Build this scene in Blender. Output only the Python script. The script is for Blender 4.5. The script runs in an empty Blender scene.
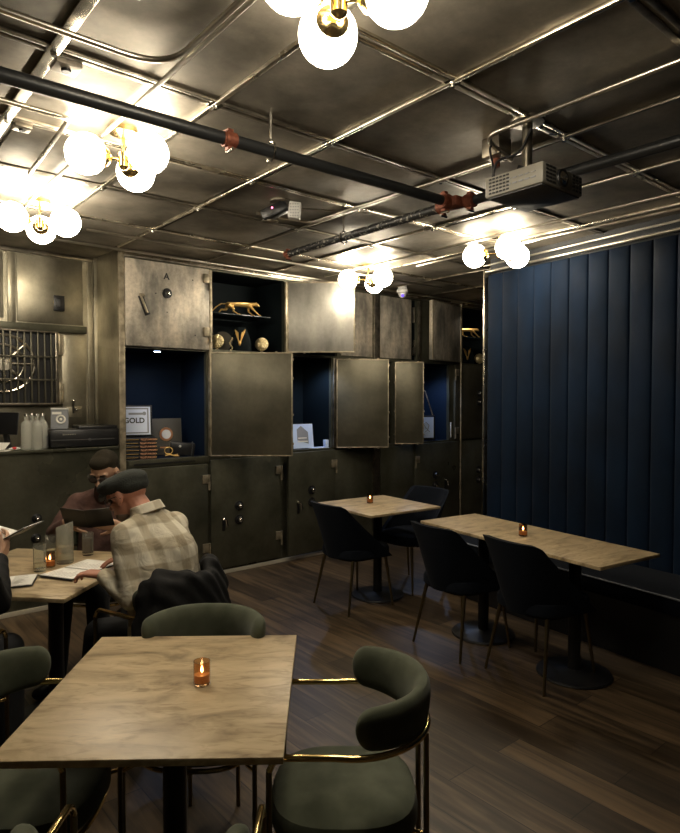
import bpy, bmesh, math, random
from mathutils import Vector, Matrix, Quaternion
random.seed(7)
PI = math.pi
V = Vector
scene = bpy.context.scene
col = scene.collection
CA, SA = math.cos(math.radians(40)), math.sin(math.radians(40))
def W(s, d, z=0.0):            # viewer-aligned floor plan: s metres to the right, d metres into the room
    return V((d*SA + s*CA, d*CA - s*SA, z))
ROT = -math.radians(40)        # furniture set square to that plan
CEIL = 2.84

# ------------------------------------------------------------------ materials
MATS = {}
def nt(name):
    m = bpy.data.materials.new(name); m.use_nodes = True
    t = m.node_tree; b = t.nodes['Principled BSDF']
    return m, t, b
def plain(name, c, rough=.6, metal=0., sheen=0., emis=None, es=0., spec=.5, bump=0., bscale=200., trans=0., coat=0.):
    m, t, b = nt(name)
    b.inputs['Base Color'].default_value = (*c, 1)
    b.inputs['Roughness'].default_value = rough
    b.inputs['Metallic'].default_value = metal
    b.inputs['Specular IOR Level'].default_value = spec
    b.inputs['Sheen Weight'].default_value = sheen
    b.inputs['Transmission Weight'].default_value = trans
    b.inputs['Coat Weight'].default_value = coat
    if emis:
        b.inputs['Emission Color'].default_value = (*emis, 1); b.inputs['Emission Strength'].default_value = es
    if bump:
        tc = t.nodes.new('ShaderNodeTexCoord'); n = t.nodes.new('ShaderNodeTexNoise'); n.inputs['Scale'].default_value = bscale
        bp = t.nodes.new('ShaderNodeBump'); bp.inputs['Strength'].default_value = bump; bp.inputs['Distance'].default_value = .01
        t.links.new(tc.outputs['Object'], n.inputs['Vector']); t.links.new(n.outputs['Fac'], bp.inputs['Height'])
        t.links.new(bp.outputs['Normal'], b.inputs['Normal'])
    return m
def varied(name, c1, c2, rough=(.3,.5), metal=0., scale=(3,3,3), nscale=1., detail=6, bump=.0, bumpscale=1., lo=.35, hi=.65, dist=0., sheen=0., spec=.5, fine=0.):
    m, t, b = nt(name); N = t.nodes; L = t.links
    tc = N.new('ShaderNodeTexCoord'); mp = N.new('ShaderNodeMapping'); mp.inputs['Scale'].default_value = scale
    L.new(tc.outputs['Object'], mp.inputs['Vector'])
    n = N.new('ShaderNodeTexNoise'); n.inputs['Scale'].default_value = nscale; n.inputs['Detail'].default_value = detail
    n.inputs['Distortion'].default_value = dist
    L.new(mp.outputs[0], n.inputs['Vector'])
    r = N.new('ShaderNodeValToRGB'); r.color_ramp.elements[0].position = lo; r.color_ramp.elements[1].position = hi
    r.color_ramp.elements[0].color = (*c1,1); r.color_ramp.elements[1].color = (*c2,1)
    L.new(n.outputs['Fac'], r.inputs['Fac'])
    if fine:
        mpf = N.new('ShaderNodeMapping'); mpf.inputs['Scale'].default_value = (26,26,22); L.new(tc.outputs['Object'], mpf.inputs['Vector'])
        nf = N.new('ShaderNodeTexNoise'); nf.inputs['Scale'].default_value = 1.; nf.inputs['Detail'].default_value = 10; nf.inputs['Roughness'].default_value = .72; L.new(mpf.outputs[0], nf.inputs['Vector'])
        rf = N.new('ShaderNodeMapRange'); rf.inputs['From Min'].default_value = .32; rf.inputs['From Max'].default_value = .62; rf.inputs['To Min'].default_value = 1-fine; rf.inputs['To Max'].default_value = 1+fine*.35
        L.new(nf.outputs['Fac'], rf.inputs['Value'])
        mxf = N.new('ShaderNodeMix'); mxf.data_type = 'RGBA'; mxf.blend_type = 'MULTIPLY'; mxf.inputs[0].default_value = 1
        L.new(r.outputs['Color'], mxf.inputs[6]); L.new(rf.outputs[0], mxf.inputs[7]); L.new(mxf.outputs[2], b.inputs['Base Color'])
    else: L.new(r.outputs['Color'], b.inputs['Base Color'])
    mr = N.new('ShaderNodeMapRange'); mr.inputs['From Min'].default_value = lo; mr.inputs['From Max'].default_value = hi
    mr.inputs['To Min'].default_value = rough[0]; mr.inputs['To Max'].default_value = rough[1]
    n2 = N.new('ShaderNodeTexNoise'); n2.inputs['Scale'].default_value = 2.3; n2.inputs['Detail'].default_value = 4
    L.new(tc.outputs['Object'], n2.inputs['Vector'])
    L.new(n2.outputs['Fac'], mr.inputs['Value']); L.new(mr.outputs[0], b.inputs['Roughness'])
    b.inputs['Metallic'].default_value = metal; b.inputs['Sheen Weight'].default_value = sheen
    b.inputs['Specular IOR Level'].default_value = spec
    if bump:
        n3 = N.new('ShaderNodeTexNoise'); n3.inputs['Scale'].default_value = bumpscale; n3.inputs['Detail'].default_value = 2
        L.new(tc.outputs['Object'], n3.inputs['Vector'])
        bp = N.new('ShaderNodeBump'); bp.inputs['Strength'].default_value = bump; bp.inputs['Distance'].default_value = .05
        L.new(n3.outputs['Fac'], bp.inputs['Height']); L.new(bp.outputs['Normal'], b.inputs['Normal'])
    return m
M = {}
M['ceil'] = varied('ceiling_steel', (.15,.133,.105), (.37,.33,.27), (.52,.70), .88, (2.2,2.2,2.2), 1.2, 7, bump=.3, bumpscale=1.4, lo=.35, hi=.7, fine=.14)
M['wallsteel'] = varied('brushed_wall_steel', (.17,.155,.115), (.46,.42,.32), (.30,.5), .9, (1.6,1.6,1.1), 1.5, 6, bump=.2, bumpscale=1.3, lo=.32, hi=.68, fine=.12)
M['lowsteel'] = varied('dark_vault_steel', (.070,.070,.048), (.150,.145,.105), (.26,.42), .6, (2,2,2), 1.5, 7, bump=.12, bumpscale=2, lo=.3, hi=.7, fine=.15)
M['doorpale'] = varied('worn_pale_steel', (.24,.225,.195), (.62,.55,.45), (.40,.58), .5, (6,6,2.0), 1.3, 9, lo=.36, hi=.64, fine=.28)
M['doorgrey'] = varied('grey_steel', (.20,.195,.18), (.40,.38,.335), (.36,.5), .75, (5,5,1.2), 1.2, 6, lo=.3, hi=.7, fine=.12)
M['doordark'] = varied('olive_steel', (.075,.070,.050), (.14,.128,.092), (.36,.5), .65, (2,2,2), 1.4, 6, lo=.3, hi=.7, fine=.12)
M['strip'] = varied('polished_steel_strip', (.5,.45,.36), (.8,.74,.62), (.18,.34), 1., (3,3,3), 4, 5)
M['stripdark'] = varied('dull_steel_strip', (.16,.145,.115), (.34,.3,.24), (.28,.45), .95, (3,3,3), 4, 5)
M['base'] = plain('pale_metal_skirting', (.62,.58,.48), .4, .2)
M['edge'] = varied('worn_door_edge', (.20,.17,.115), (.42,.36,.26), (.35,.5), .6, (4,4,4), 4, 5)
M['conduit'] = plain('galvanised_conduit', (.62,.58,.50), .28, 1.)
M['chrome'] = plain('chrome', (.8,.78,.72), .15, 1.)
M['brass'] = plain('polished_brass', (.82,.60,.26), .2, 1.)
M['brassdark'] = plain('dark_brass_leg', (.20,.16,.09), .35, 1.)
M['gold'] = plain('gold', (.80,.52,.18), .36, .75)
M['goldpale'] = varied('pale_gold_shell', (.45,.36,.18), (.8,.68,.42), (.35,.5), .7, (20,20,20), 3)
M['black'] = plain('black_plastic', (.012,.012,.013), .35)
M['blackmetal'] = plain('black_iron', (.018,.018,.02), .38, .3)
M['pipe'] = plain('black_painted_pipe', (.022,.023,.024), .38, .2)
M['rust'] = varied('red_oxide_coupling', (.13,.032,.016), (.26,.085,.045), (.4,.6), .3, (8,8,8), 4)
M['white'] = plain('white_plastic', (.62,.61,.58), .4)
M['greyplastic'] = plain('grey_projector_plastic', (.24,.225,.19), .45)
M['darkgrey'] = plain('dark_grey_plastic', (.07,.07,.072), .45)
M['paper'] = plain('paper', (.84,.82,.76), .7)
M['ink'] = plain('ink', (.012,.012,.014), .6)
M['greygrey'] = plain('mid_grey_ink', (.25,.26,.28), .6)
M['navy'] = varied('navy_velvet', (.0009,.0050,.0140), (.0024,.0110,.0300), (.6,.8), 0., (1.6,1.6,1.0), 1.6, 7, sheen=.03, spec=.12)
M['chairnavy'] = plain('dark_navy_fabric', (.0028,.0045,.0085), .85, sheen=.02, spec=.12, bump=.15, bscale=300)
M['niche'] = plain('niche_navy_lining', (.005,.012,.026), .7, spec=.15)
M['nichedark'] = plain('niche_black_lining', (.005,.009,.011), .7, spec=.15)
M['green'] = varied('sage_green_velvet', (.058,.066,.042), (.095,.104,.070), (.7,.85), 0., (5,5,5), 2, 4, sheen=.12, spec=.2)
M['glass'] = plain('clear_glass', (.92,.93,.88), .03, trans=.94); M['glass'].node_tree.nodes['Principled BSDF'].inputs['IOR'].default_value = 1.18
M['amberglass'] = plain('amber_glass', (.82,.55,.32), .05, trans=1.)
M['water'] = plain('water', (.95,.96,.92), .0, trans=1.); M['water'].node_tree.nodes['Principled BSDF'].inputs['IOR'].default_value = 1.12
M['wax'] = plain('candle_wax', (.22,.13,.06), .5, emis=(1,.35,.08), es=.12)
M['flame'] = plain('candle_flame', (1,.6,.2), .5, emis=(1,.62,.28), es=22)
M['globe'] = plain('lit_opal_glass', (1,.95,.86), .3, emis=(1.,.885,.69), es=44)
M['led'] = plain('cool_led', (.8,.9,1), .3, emis=(.45,.65,1), es=30)
M['pinkled'] = plain('pink_led', (1,.4,.6), .3, emis=(1,.15,.35), es=6)
M['violet'] = plain('violet_lens', (.1,.08,.8), .15, emis=(.15,.08,1), es=1.2)
M['skin1'] = plain('skin_fair', (.52,.31,.205), .5)
M['skin2'] = plain('skin_ruddy', (.48,.22,.145), .5)
M['eye'] = plain('eye', (.06,.045,.035), .25)
M['lip'] = plain('lip', (.28,.12,.09), .5)
M['hair'] = plain('short_brown_hair', (.022,.017,.009), .8, spec=.2, bump=.6, bscale=260)
M['beard'] = plain('stubble_beard', (.14,.085,.055), .85, bump=.5, bscale=260)
M['sweater'] = varied('rust_brown_knit', (.070,.034,.027), (.115,.058,.045), (.85,.95), 0., (6,6,6), 3, 4, bump=.25, bumpscale=14)
M['cap'] = plain('charcoal_wool', (.028,.032,.028), .9, bump=.4, bscale=160)
M['jacket'] = plain('black_quilted_nylon', (.0055,.0055,.006), .75, spec=.25, bump=.2, bscale=40)
M['jean'] = plain('dark_trousers', (.014,.015,.018), .85)
M['copper'] = plain('copper', (.85,.42,.22), .3, .9)
M['olive'] = plain('olive_board', (.085,.075,.055), .6)
M['red'] = plain('red_print', (.7,.04,.04), .5)

def travertine():
    m, t, b = nt('travertine_top'); N = t.nodes; L = t.links
    tc = N.new('ShaderNodeTexCoord'); mp = N.new('ShaderNodeMapping'); mp.inputs['Scale'].default_value = (2.6, 7, 4)
    L.new(tc.outputs['Object'], mp.inputs['Vector'])
    n = N.new('ShaderNodeTexNoise'); n.inputs['Scale'].default_value = 1.6; n.inputs['Detail'].default_value = 9; n.inputs['Roughness'].default_value = .62; n.inputs['Distortion'].default_value = .9
    L.new(mp.outputs[0], n.inputs['Vector'])
    r = N.new('ShaderNodeValToRGB'); e = r.color_ramp.elements
    e[0].position = .30; e[0].color = (.24,.175,.095,1); e[1].position = .70; e[1].color = (.60,.47,.29,1)
    k = r.color_ramp.elements.new(.43); k.color = (.40,.30,.172,1); k = r.color_ramp.elements.new(.55); k.color = (.51,.395,.235,1)
    L.new(n.outputs['Fac'], r.inputs['Fac'])
    mp2 = N.new('ShaderNodeMapping'); mp2.inputs['Scale'].default_value = (5, 17, 8); L.new(tc.outputs['Object'], mp2.inputs['Vector'])
    n2 = N.new('ShaderNodeTexNoise'); n2.inputs['Scale'].default_value = 2; n2.inputs['Detail'].default_value = 8; n2.inputs['Distortion'].default_value = 1.3
    L.new(mp2.outputs[0], n2.inputs['Vector'])
    r2 = N.new('ShaderNodeValToRGB'); r2.color_ramp.elements[0].position = .30; r2.color_ramp.elements[0].color = (.55,.50,.42,1); r2.color_ramp.elements[1].position = .48; r2.color_ramp.elements[1].color = (1,1,1,1)
    L.new(n2.outputs['Fac'], r2.inputs['Fac'])
    mx = N.new('ShaderNodeMix'); mx.data_type = 'RGBA'; mx.blend_type = 'MULTIPLY'; mx.inputs[0].default_value = .8
    L.new(r.outputs['Color'], mx.inputs[6]); L.new(r2.outputs['Color'], mx.inputs[7]); L.new(mx.outputs[2], b.inputs['Base Color'])
    bp = N.new('ShaderNodeBump'); bp.inputs['Strength'].default_value = .25; bp.inputs['Distance'].default_value = .002
    L.new(n2.outputs['Fac'], bp.inputs['Height']); L.new(bp.outputs['Normal'], b.inputs['Normal'])
    b.inputs['Roughness'].default_value = .38
    return m
M['stone'] = travertine()
def wood_floor():
    m, t, b = nt('dark_plank_floor'); N = t.nodes; L = t.links
    tc = N.new('ShaderNodeTexCoord'); mp = N.new('ShaderNodeMapping'); mp.inputs['Rotation'].default_value = (0,0,PI/2)
    L.new(tc.outputs['Object'], mp.inputs['Vector'])
    br = N.new('ShaderNodeTexBrick'); br.inputs['Scale'].default_value = 1; br.inputs['Brick Width'].default_value = 1.25; br.inputs['Row Height'].default_value = .17
    br.inputs['Mortar Size'].default_value = .0025; br.inputs['Color1'].default_value = (0,0,0,1); br.inputs['Color2'].default_value = (1,1,1,1); br.inputs['Mortar'].default_value = (.2,.2,.2,1)
    br.offset = .37; br.inputs['Bias'].default_value = 0
    L.new(mp.outputs[0], br.inputs['Vector'])
    mp2 = N.new('ShaderNodeMapping'); mp2.inputs['Scale'].default_value = (11,.9,1); L.new(tc.outputs['Object'], mp2.inputs['Vector'])
    n = N.new('ShaderNodeTexNoise'); n.inputs['Scale'].default_value = 2.2; n.inputs['Detail'].default_value = 7; n.inputs['Distortion'].default_value = .6
    L.new(mp2.outputs[0], n.inputs['Vector'])
    mth = N.new('ShaderNodeMath'); mth.operation = 'MULTIPLY_ADD'; mth.inputs[1].default_value = .3
    L.new(br.outputs['Color'], mth.inputs[0]); L.new(n.outputs['Fac'], mth.inputs[2])
    r = N.new('ShaderNodeValToRGB'); e = r.color_ramp.elements
    e[0].position = .32; e[0].color = (.017,.011,.006,1); e[1].position = .95; e[1].color = (.165,.108,.058,1)
    k = e.new(.6); k.color = (.050,.033,.018,1)
    L.new(mth.outputs[0], r.inputs['Fac'])
    mx = N.new('ShaderNodeMix'); mx.data_type = 'RGBA'; L.new(br.outputs['Fac'], mx.inputs[0]); L.new(r.outputs['Color'], mx.inputs[6]); mx.inputs[7].default_value = (.012,.008,.005,1)
    L.new(mx.outputs[2], b.inputs['Base Color']); b.inputs['Roughness'].default_value = .42
    return m
M['floor'] = wood_floor()
def plaid():
    m, t, b = nt('cream_tan_plaid'); N = t.nodes; L = t.links
    tc = N.new('ShaderNodeTexCoord')
    mp = N.new('ShaderNodeMapping'); mp.inputs['Rotation'].default_value = (0.05, 0.05, math.radians(-13)); L.new(tc.outputs['Object'], mp.inputs['Vector'])
    sx = N.new('ShaderNodeSeparateXYZ'); L.new(mp.outputs[0], sx.inputs[0])
    def band(out, period, ph=0.):
        a = N.new('ShaderNodeMath'); a.operation = 'MULTIPLY_ADD'; a.inputs[1].default_value = 1/period; a.inputs[2].default_value = ph; L.new(out, a.inputs[0])
        f = N.new('ShaderNodeMath'); f.operation = 'PINGPONG'; f.inputs[1].default_value = .5; L.new(a.outputs[0], f.inputs[0])
        g = N.new('ShaderNodeMapRange'); g.inputs['From Min'].default_value = .20; g.inputs['From Max'].default_value = .26; L.new(f.outputs[0], g.inputs['Value'])
        return g.outputs[0]
    z = band(sx.outputs['Z'], .105, .1); x = band(sx.outputs['X'], .105, .15)
    ad = N.new('ShaderNodeMath'); ad.operation = 'ADD'; L.new(z, ad.inputs[0]); L.new(x, ad.inputs[1])
    h = N.new('ShaderNodeMath'); h.operation = 'MULTIPLY'; h.inputs[1].default_value = .5; L.new(ad.outputs[0], h.inputs[0])
    r = N.new('ShaderNodeValToRGB'); e = r.color_ramp.elements
    e[0].position = 0; e[0].color = (.36,.305,.215,1); e[1].position = 1; e[1].color = (.70,.65,.53,1); k = e.new(.5); k.color = (.50,.445,.335,1)
    L.new(h.outputs[0], r.inputs['Fac']); L.new(r.outputs['Color'], b.inputs['Base Color']); b.inputs['Roughness'].default_value = .85
    n3 = N.new('ShaderNodeTexNoise'); n3.inputs['Scale'].default_value = 11; n3.inputs['Detail'].default_value = 3; n3.inputs['Distortion'].default_value = 1.2
    L.new(tc.outputs['Object'], n3.inputs['Vector']); bp = N.new('ShaderNodeBump'); bp.inputs['Strength'].default_value = .6; bp.inputs['Distance'].default_value = .02
    L.new(n3.outputs['Fac'], bp.inputs['Height']); L.new(bp.outputs['Normal'], b.inputs['Normal'])
    return m
M['plaid'] = plaid()
def pipeprint():
    m, t, b = nt('black_pipe_with_white_stencil'); N = t.nodes; L = t.links
    tc = N.new('ShaderNodeTexCoord'); mp = N.new('ShaderNodeMapping'); mp.inputs['Scale'].default_value = (60,45,60); L.new(tc.outputs['Object'], mp.inputs['Vector'])
    n = N.new('ShaderNodeTexNoise'); n.inputs['Scale'].default_value = 1; n.inputs['Detail'].default_value = 1; L.new(mp.outputs[0], n.inputs['Vector'])
    r = N.new('ShaderNodeValToRGB'); r.color_ramp.interpolation = 'CONSTANT'; r.color_ramp.elements[0].color = (.02,.02,.021,1); r.color_ramp.elements[1].position = .6; r.color_ramp.elements[1].color = (.35,.34,.30,1)
    L.new(n.outputs['Fac'], r.inputs['Fac']); L.new(r.outputs['Color'], b.inputs['Base Color']); b.inputs['Roughness'].default_value = .4
    return m
M['stencil'] = pipeprint()

# ------------------------------------------------------------------ geometry helpers
class B:
    def __init__(s): s.bm = bmesh.new()
    def _merge(s, tmp, mtx=None):
        if mtx is not None: tmp.transform(mtx)
        me = bpy.data.meshes.new('tmp'); tmp.to_mesh(me); tmp.free(); s.bm.from_mesh(me); bpy.data.meshes.remove(me)
        return s
    def box(s, c, size, rot=None, bev=0., seg=2):
        t = bmesh.new(); bmesh.ops.create_cube(t, size=1.0)
        for v in t.verts: v.co = V((v.co.x*size[0], v.co.y*size[1], v.co.z*size[2]))
        if bev: bmesh.ops.bevel(t, geom=t.edges[:], offset=bev, segments=seg, affect='EDGES', profile=.5)
        m = Matrix.Translation(V(c))
        if rot is not None: m = m @ (rot if isinstance(rot, Matrix) else Matrix.Rotation(rot, 4, 'Z'))
        return s._merge(t, m)
    def bb(s, x0, x1, y0, y1, z0, z1, bev=0.):
        return s.box(((x0+x1)/2,(y0+y1)/2,(z0+z1)/2), (abs(x1-x0),abs(y1-y0),abs(z1-z0)), None, bev)
    def cyl(s, p0, p1, r0, r1=None, seg=16, bev=0.):
        r1 = r0 if r1 is None else r1
        p0, p1 = V(p0), V(p1); d = p1-p0
        t = bmesh.new(); bmesh.ops.create_cone(t, cap_ends=True, segments=seg, radius1=r0, radius2=r1, depth=d.length)
        if bev: bmesh.ops.bevel(t, geom=[e for e in t.edges if len(e.link_faces)==2 and any(len(f.verts)>4 for f in e.link_faces)], offset=bev, segments=2, affect='EDGES')
        m = Matrix.Translation((p0+p1)/2) @ V((0,0,1)).rotation_difference(d.normalized()).to_matrix().to_4x4()
        return s._merge(t, m)
    def sph(s, c, r, u=20, v=12, rot=None):
        t = bmesh.new(); bmesh.ops.create_uvsphere(t, u_segments=u, v_segments=v, radius=1)
        r = (r,r,r) if not hasattr(r,'__len__') else r
        m = Matrix.Translation(V(c)) @ (rot if rot is not None else Matrix.Identity(4)) @ Matrix.Diagonal((*r,1))
        return s._merge(t, m)
    def tube(s, pts, r, seg=10, closed=False):
        pts = [V(p) for p in pts]; n = len(pts)
        rs = r if hasattr(r,'__len__') else [r]*n
        bm = s.bm; rings = []; up = None
        for i, p in enumerate(pts):
            a = pts[(i-1)%n] if (closed or i>0) else p
            b = pts[(i+1)%n] if (closed or i<n-1) else p
            tdir = (b-a).normalized()
            if up is None:
                up = tdir.cross(V((0,0,1)))
                if up.length < .05: up = tdir.cross(V((1,0,0)))
                up.normalize()
            else:
                up = (up - tdir*up.dot(tdir)).normalized()
            bi = tdir.cross(up)
            rings.append([bm.verts.new(p + (up*math.cos(2*PI*k/seg) + bi*math.sin(2*PI*k/seg))*rs[i]) for k in range(seg)])
        for i in range(n if closed else n-1):
            A, Bq = rings[i], rings[(i+1)%n]
            for k in range(seg): bm.faces.new((A[k],A[(k+1)%seg],Bq[(k+1)%seg],Bq[k]))
        if not closed:
            bm.faces.new(rings[0][::-1]); bm.faces.new(rings[-1])
        return s
    def lathe(s, prof, c=(0,0,0), seg=32, mtx=None):
        t = bmesh.new(); rings = []
        for (r, z) in prof:
            if r < 1e-5: rings.append([t.verts.new((0,0,z))])
            else: rings.append([t.verts.new((r*math.cos(2*PI*k/seg), r*math.sin(2*PI*k/seg), z)) for k in range(seg)])
        for A, C in zip(rings, rings[1:]):
            for k in range(seg):
                k2 = (k+1)%seg
                if len(A)==1 and len(C)==1: continue
                if len(A)==1: t.faces.new((A[0],C[k2],C[k]))
                elif len(C)==1: t.faces.new((A[k],A[k2],C[0]))
                else: t.faces.new((A[k],A[k2],C[k2],C[k]))
        m = Matrix.Translation(V(c)) @ (mtx if mtx is not None else Matrix.Identity(4))
        return s._merge(t, m)
    def sweep(s, rings, caps=True):      # explicit rings of points
        vr = [[s.bm.verts.new(V(p)) for p in r] for r in rings]; k = len(vr[0])
        for A, C in zip(vr, vr[1:]):
            for i in range(k): s.bm.faces.new((A[i],A[(i+1)%k],C[(i+1)%k],C[i]))
        if caps: s.bm.faces.new(vr[0][::-1]); s.bm.faces.new(vr[-1])
        return s
    def prism(s, poly, y0, y1, mtx=None):   # poly in x,z extruded along y
        t = bmesh.new(); a = [t.verts.new((x,y0,z)) for x,z in poly]; b = [t.verts.new((x,y1,z)) for x,z in poly]; n = len(a)
        for i in range(n): t.faces.new((a[i],a[(i+1)%n],b[(i+1)%n],b[i]))
        t.faces.new(a[::-1]); t.faces.new(b)
        return s._merge(t, mtx)
    def build(s, name, mat, parent=None, smooth=True, mtx=None):
        if mtx is not None: s.bm.transform(mtx)
        bmesh.ops.recalc_face_normals(s.bm, faces=s.bm.faces[:])
        me = bpy.data.meshes.new(name); s.bm.to_mesh(me); s.bm.free()
        if smooth and len(me.polygons):
            me.polygons.foreach_set('use_smooth', [True]*len(me.polygons)); me.set_sharp_from_angle(angle=math.radians(38))
        for mm in (mat if isinstance(mat,(list,tuple)) else [mat]): me.materials.append(mm)
        o = bpy.data.objects.new(name, me); col.objects.link(o)
        if parent: o.parent = parent
        return o
def tag(o, label=None, cat=None, group=None, kind=None):
    if label: o['label'] = label
    if cat: o['category'] = cat
    if group: o['group'] = group
    if kind: o['kind'] = kind
    return o
def thing(name, label, cat, loc=(0,0,0), rotz=0., group=None):
    o = bpy.data.objects.new(name, None); col.objects.link(o); o.empty_display_size = .1
    o.location = V(loc); o.rotation_euler = (0,0,rotz)
    return tag(o, label, cat, group)
def kids(o): return [c for c in bpy.data.objects if c.parent == o]
def copy_tree(o, parent=None):
    c = o.copy(); col.objects.link(c); c.parent = parent
    for ch in kids(o): copy_tree(ch, c)
    return c
def struct(o): o['kind'] = 'structure'; return o
def text_mesh(name, txt, size, mat, parent, mtx, depth=.0008, bold=False):
    cu = bpy.data.curves.new(name, 'FONT'); cu.body = txt; cu.size = size; cu.extrude = depth; cu.align_x = 'CENTER'; cu.align_y = 'CENTER'
    if bold: cu.offset = size*.025
    to = bpy.data.objects.new(name, cu); col.objects.link(to)
    bpy.context.view_layer.update()
    dg = bpy.context.evaluated_depsgraph_get(); me = bpy.data.meshes.new_from_object(to.evaluated_get(dg))
    bpy.data.objects.remove(to); bpy.data.curves.remove(cu)
    me.transform(mtx); me.materials.clear(); me.materials.append(mat); me.name = name
    o = bpy.data.objects.new(name, me); col.objects.link(o); o.parent = parent
    return o
def hullpart(t, pts):
    vs = [t.verts.new(p) for p in pts]
    r = bmesh.ops.convex_hull(t, input=vs)
    junk = [g for g in r['geom_interior'] + r['geom_unused'] if isinstance(g, bmesh.types.BMVert)]
    if junk: bmesh.ops.delete(t, geom=list(set(junk)), context='VERTS')
def spts(c, r, n=9):
    out = []
    for i in range(1, n):
        a = PI*i/n
        for k in range(12):
            b = 2*PI*(k+.5*(i%2))/12
            out.append(c + V((r*math.sin(a)*math.cos(b), r*math.sin(a)*math.sin(b), r*math.cos(a))))
    out += [c+V((0,0,r)), c-V((0,0,r))]
    return out
def blob(name, shapes, mat, parent=None, voxel=.006, smooth=4, rough=0.):
    """one continuous skin grown round tapered limbs and ovals"""
    b = B()
    for sh in shapes:
        t = bmesh.new()
        if sh[0] == 'c': hullpart(t, spts(V(sh[1]), sh[2]) + spts(V(sh[3]), sh[4]))
        elif sh[0] == 'e':
            bmesh.ops.create_icosphere(t, subdivisions=3, radius=1)
            t.transform(Matrix.Translation(V(sh[1])) @ (sh[3].to_4x4() if len(sh)>3 else Matrix.Identity(4)) @ Matrix.Diagonal((*sh[2],1)))
        elif sh[0] == 'h': hullpart(t, [q for p,r in sh[1] for q in spts(V(p), r)])
        b._merge(t)
    o = b.build(name, mat, None)
    m = o.modifiers.new('r','REMESH'); m.mode = 'VOXEL'; m.voxel_size = voxel
    m2 = o.modifiers.new('s','SMOOTH'); m2.iterations = smooth; m2.factor = .6
    bpy.context.view_layer.update()
    dg = bpy.context.evaluated_depsgraph_get(); me = bpy.data.meshes.new_from_object(o.evaluated_get(dg))
    old = o.data; o.modifiers.clear(); o.data = me; bpy.data.meshes.remove(old)
    me.materials.clear(); me.materials.append(mat)
    if rough:
        nrm = [v.normal.copy() for v in me.vertices]
        for v, nv in zip(me.vertices, nrm):
            p = v.co.copy(); k = math.sin(p.x*31+p.z*17)*math.sin(p.y*27-p.z*23)+.5*math.sin(p.x*70+p.y*60+p.z*50)
            v.co = p + nv*rough*k
    me.polygons.foreach_set('use_smooth', [True]*len(me.polygons))
    if parent: o.parent = parent
    return o
def arc(c, r, a0, a1, n, z=None):
    return [V((c[0]+r*math.cos(a0+(a1-a0)*i/n), c[1]+r*math.sin(a0+(a1-a0)*i/n), c[2] if z is None else z)) for i in range(n+1)]

# ------------------------------------------------------------------ setting: shell
YV, YR, XL = 5.11, 5.65, -1.6
XE, YB = 7.9, -2.2
b = B(); b.bb(XL-.1, XE+.1, YB-.1, 5.8, -.1, 0); struct(b.build('floor', M['floor'], smooth=False))
b = B(); b.bb(XL-.1, XE+.1, YB-.1, 5.8, CEIL, CEIL+.1); ceil = struct(b.build('ceiling', M['ceil'], smooth=False))
DK = plain('dark_painted_wall', (.035,.033,.028), .7)
b = B(); b.bb(XL-.1, XL, YB, 5.8, 0, CEIL); struct(b.build('wall_left', DK))
b = B(); b.bb(XE, XE+.1, YB, 5.8, 0, CEIL); struct(b.build('wall_right', DK))
b = B(); b.bb(XL-.1, XE+.1, YB-.1, YB, 0, CEIL); struct(b.build('wall_back', DK))
# recess with the counter, left of the lockers
b = B(); b.bb(XL, 1.95, YR, YR+.1, 0, CEIL); wr = struct(b.build('wall_recess', M['wallsteel']))
b = B(); b.bb(XL, 1.95, YV, YR, 0, 1.22); struct(b.build('wall_counter', M['lowsteel']))
b = B(); b.bb(1.93, 1.965, YV, 5.8, 0, CEIL); struct(b.build('wall_return', M['wallsteel']))
# locker wall with openings
OPEN = [ # x0,x1,z0,z1,lining
 (1.985, 2.72, 1.10, 2.035, 'niche'), (2.79, 4.17, 1.10, 2.035, 'nichedark'), (4.26, 5.07, 1.10, 2.035, 'nichedark'), (5.14, 6.05, 1.10, 2.035, 'niche'),
 (2.78, 3.57, 2.06, 2.765, 'nichedark'), (3.63, 4.25, 2.06, 2.765, 'nichedark'), (5.38, 5.47, 2.06, 2.765, 'nichedark'), (6.24, 7.05, 2.06, 2.765, 'nichedark')]
b = B()
b.bb(1.97, XE, YV, YV+.04, 0, 1.10)
b.bb(1.97, XE, YV, YV+.04, 2.035, 2.06); b.bb(1.97, XE, YV, YV+.04, 2.765, CEIL)
for z0, z1 in ((1.10,2.035),(2.06,2.765)):
    xs = 1.965
    for o in sorted([q for q in OPEN if q[2]==z0]):
        if o[0] > xs: b.bb(xs, o[0], YV, YV+.04, z0, z1)
        xs = o[1]
    b.bb(xs, XE, YV, YV+.04, z0, z1)
wv = struct(b.build('wall_vault', M['lowsteel'], smooth=False))
b = B(); b.bb(1.99, XE, 5.72, 5.8, 0, CEIL); struct(b.build('wall_rear', DK))
for (x0,x1,z0,z1,mm) in OPEN:
    b = B(); dp = .5; t = .008
    b.bb(x0-t, x1+t, YV+dp, YV+dp+t, z0-t, z1+t)
    b.bb(x0-t, x0, YV+.04, YV+dp, z0-t, z1+t); b.bb(x1, x1+t, YV+.04, YV+dp, z0-t, z1+t)
    b.bb(x0, x1, YV+.04, YV+dp, z0-t, z0); b.bb(x0, x1, YV+.04, YV+dp, z1, z1+t)
    b.build('niche_lining', M[mm], wv, smooth=False)
tn = [0]
def trim(bq, mat, smooth=True):
    tn[0] += 1; return struct(bq.build('trim_%d' % tn[0], mat, smooth=smooth))
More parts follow.
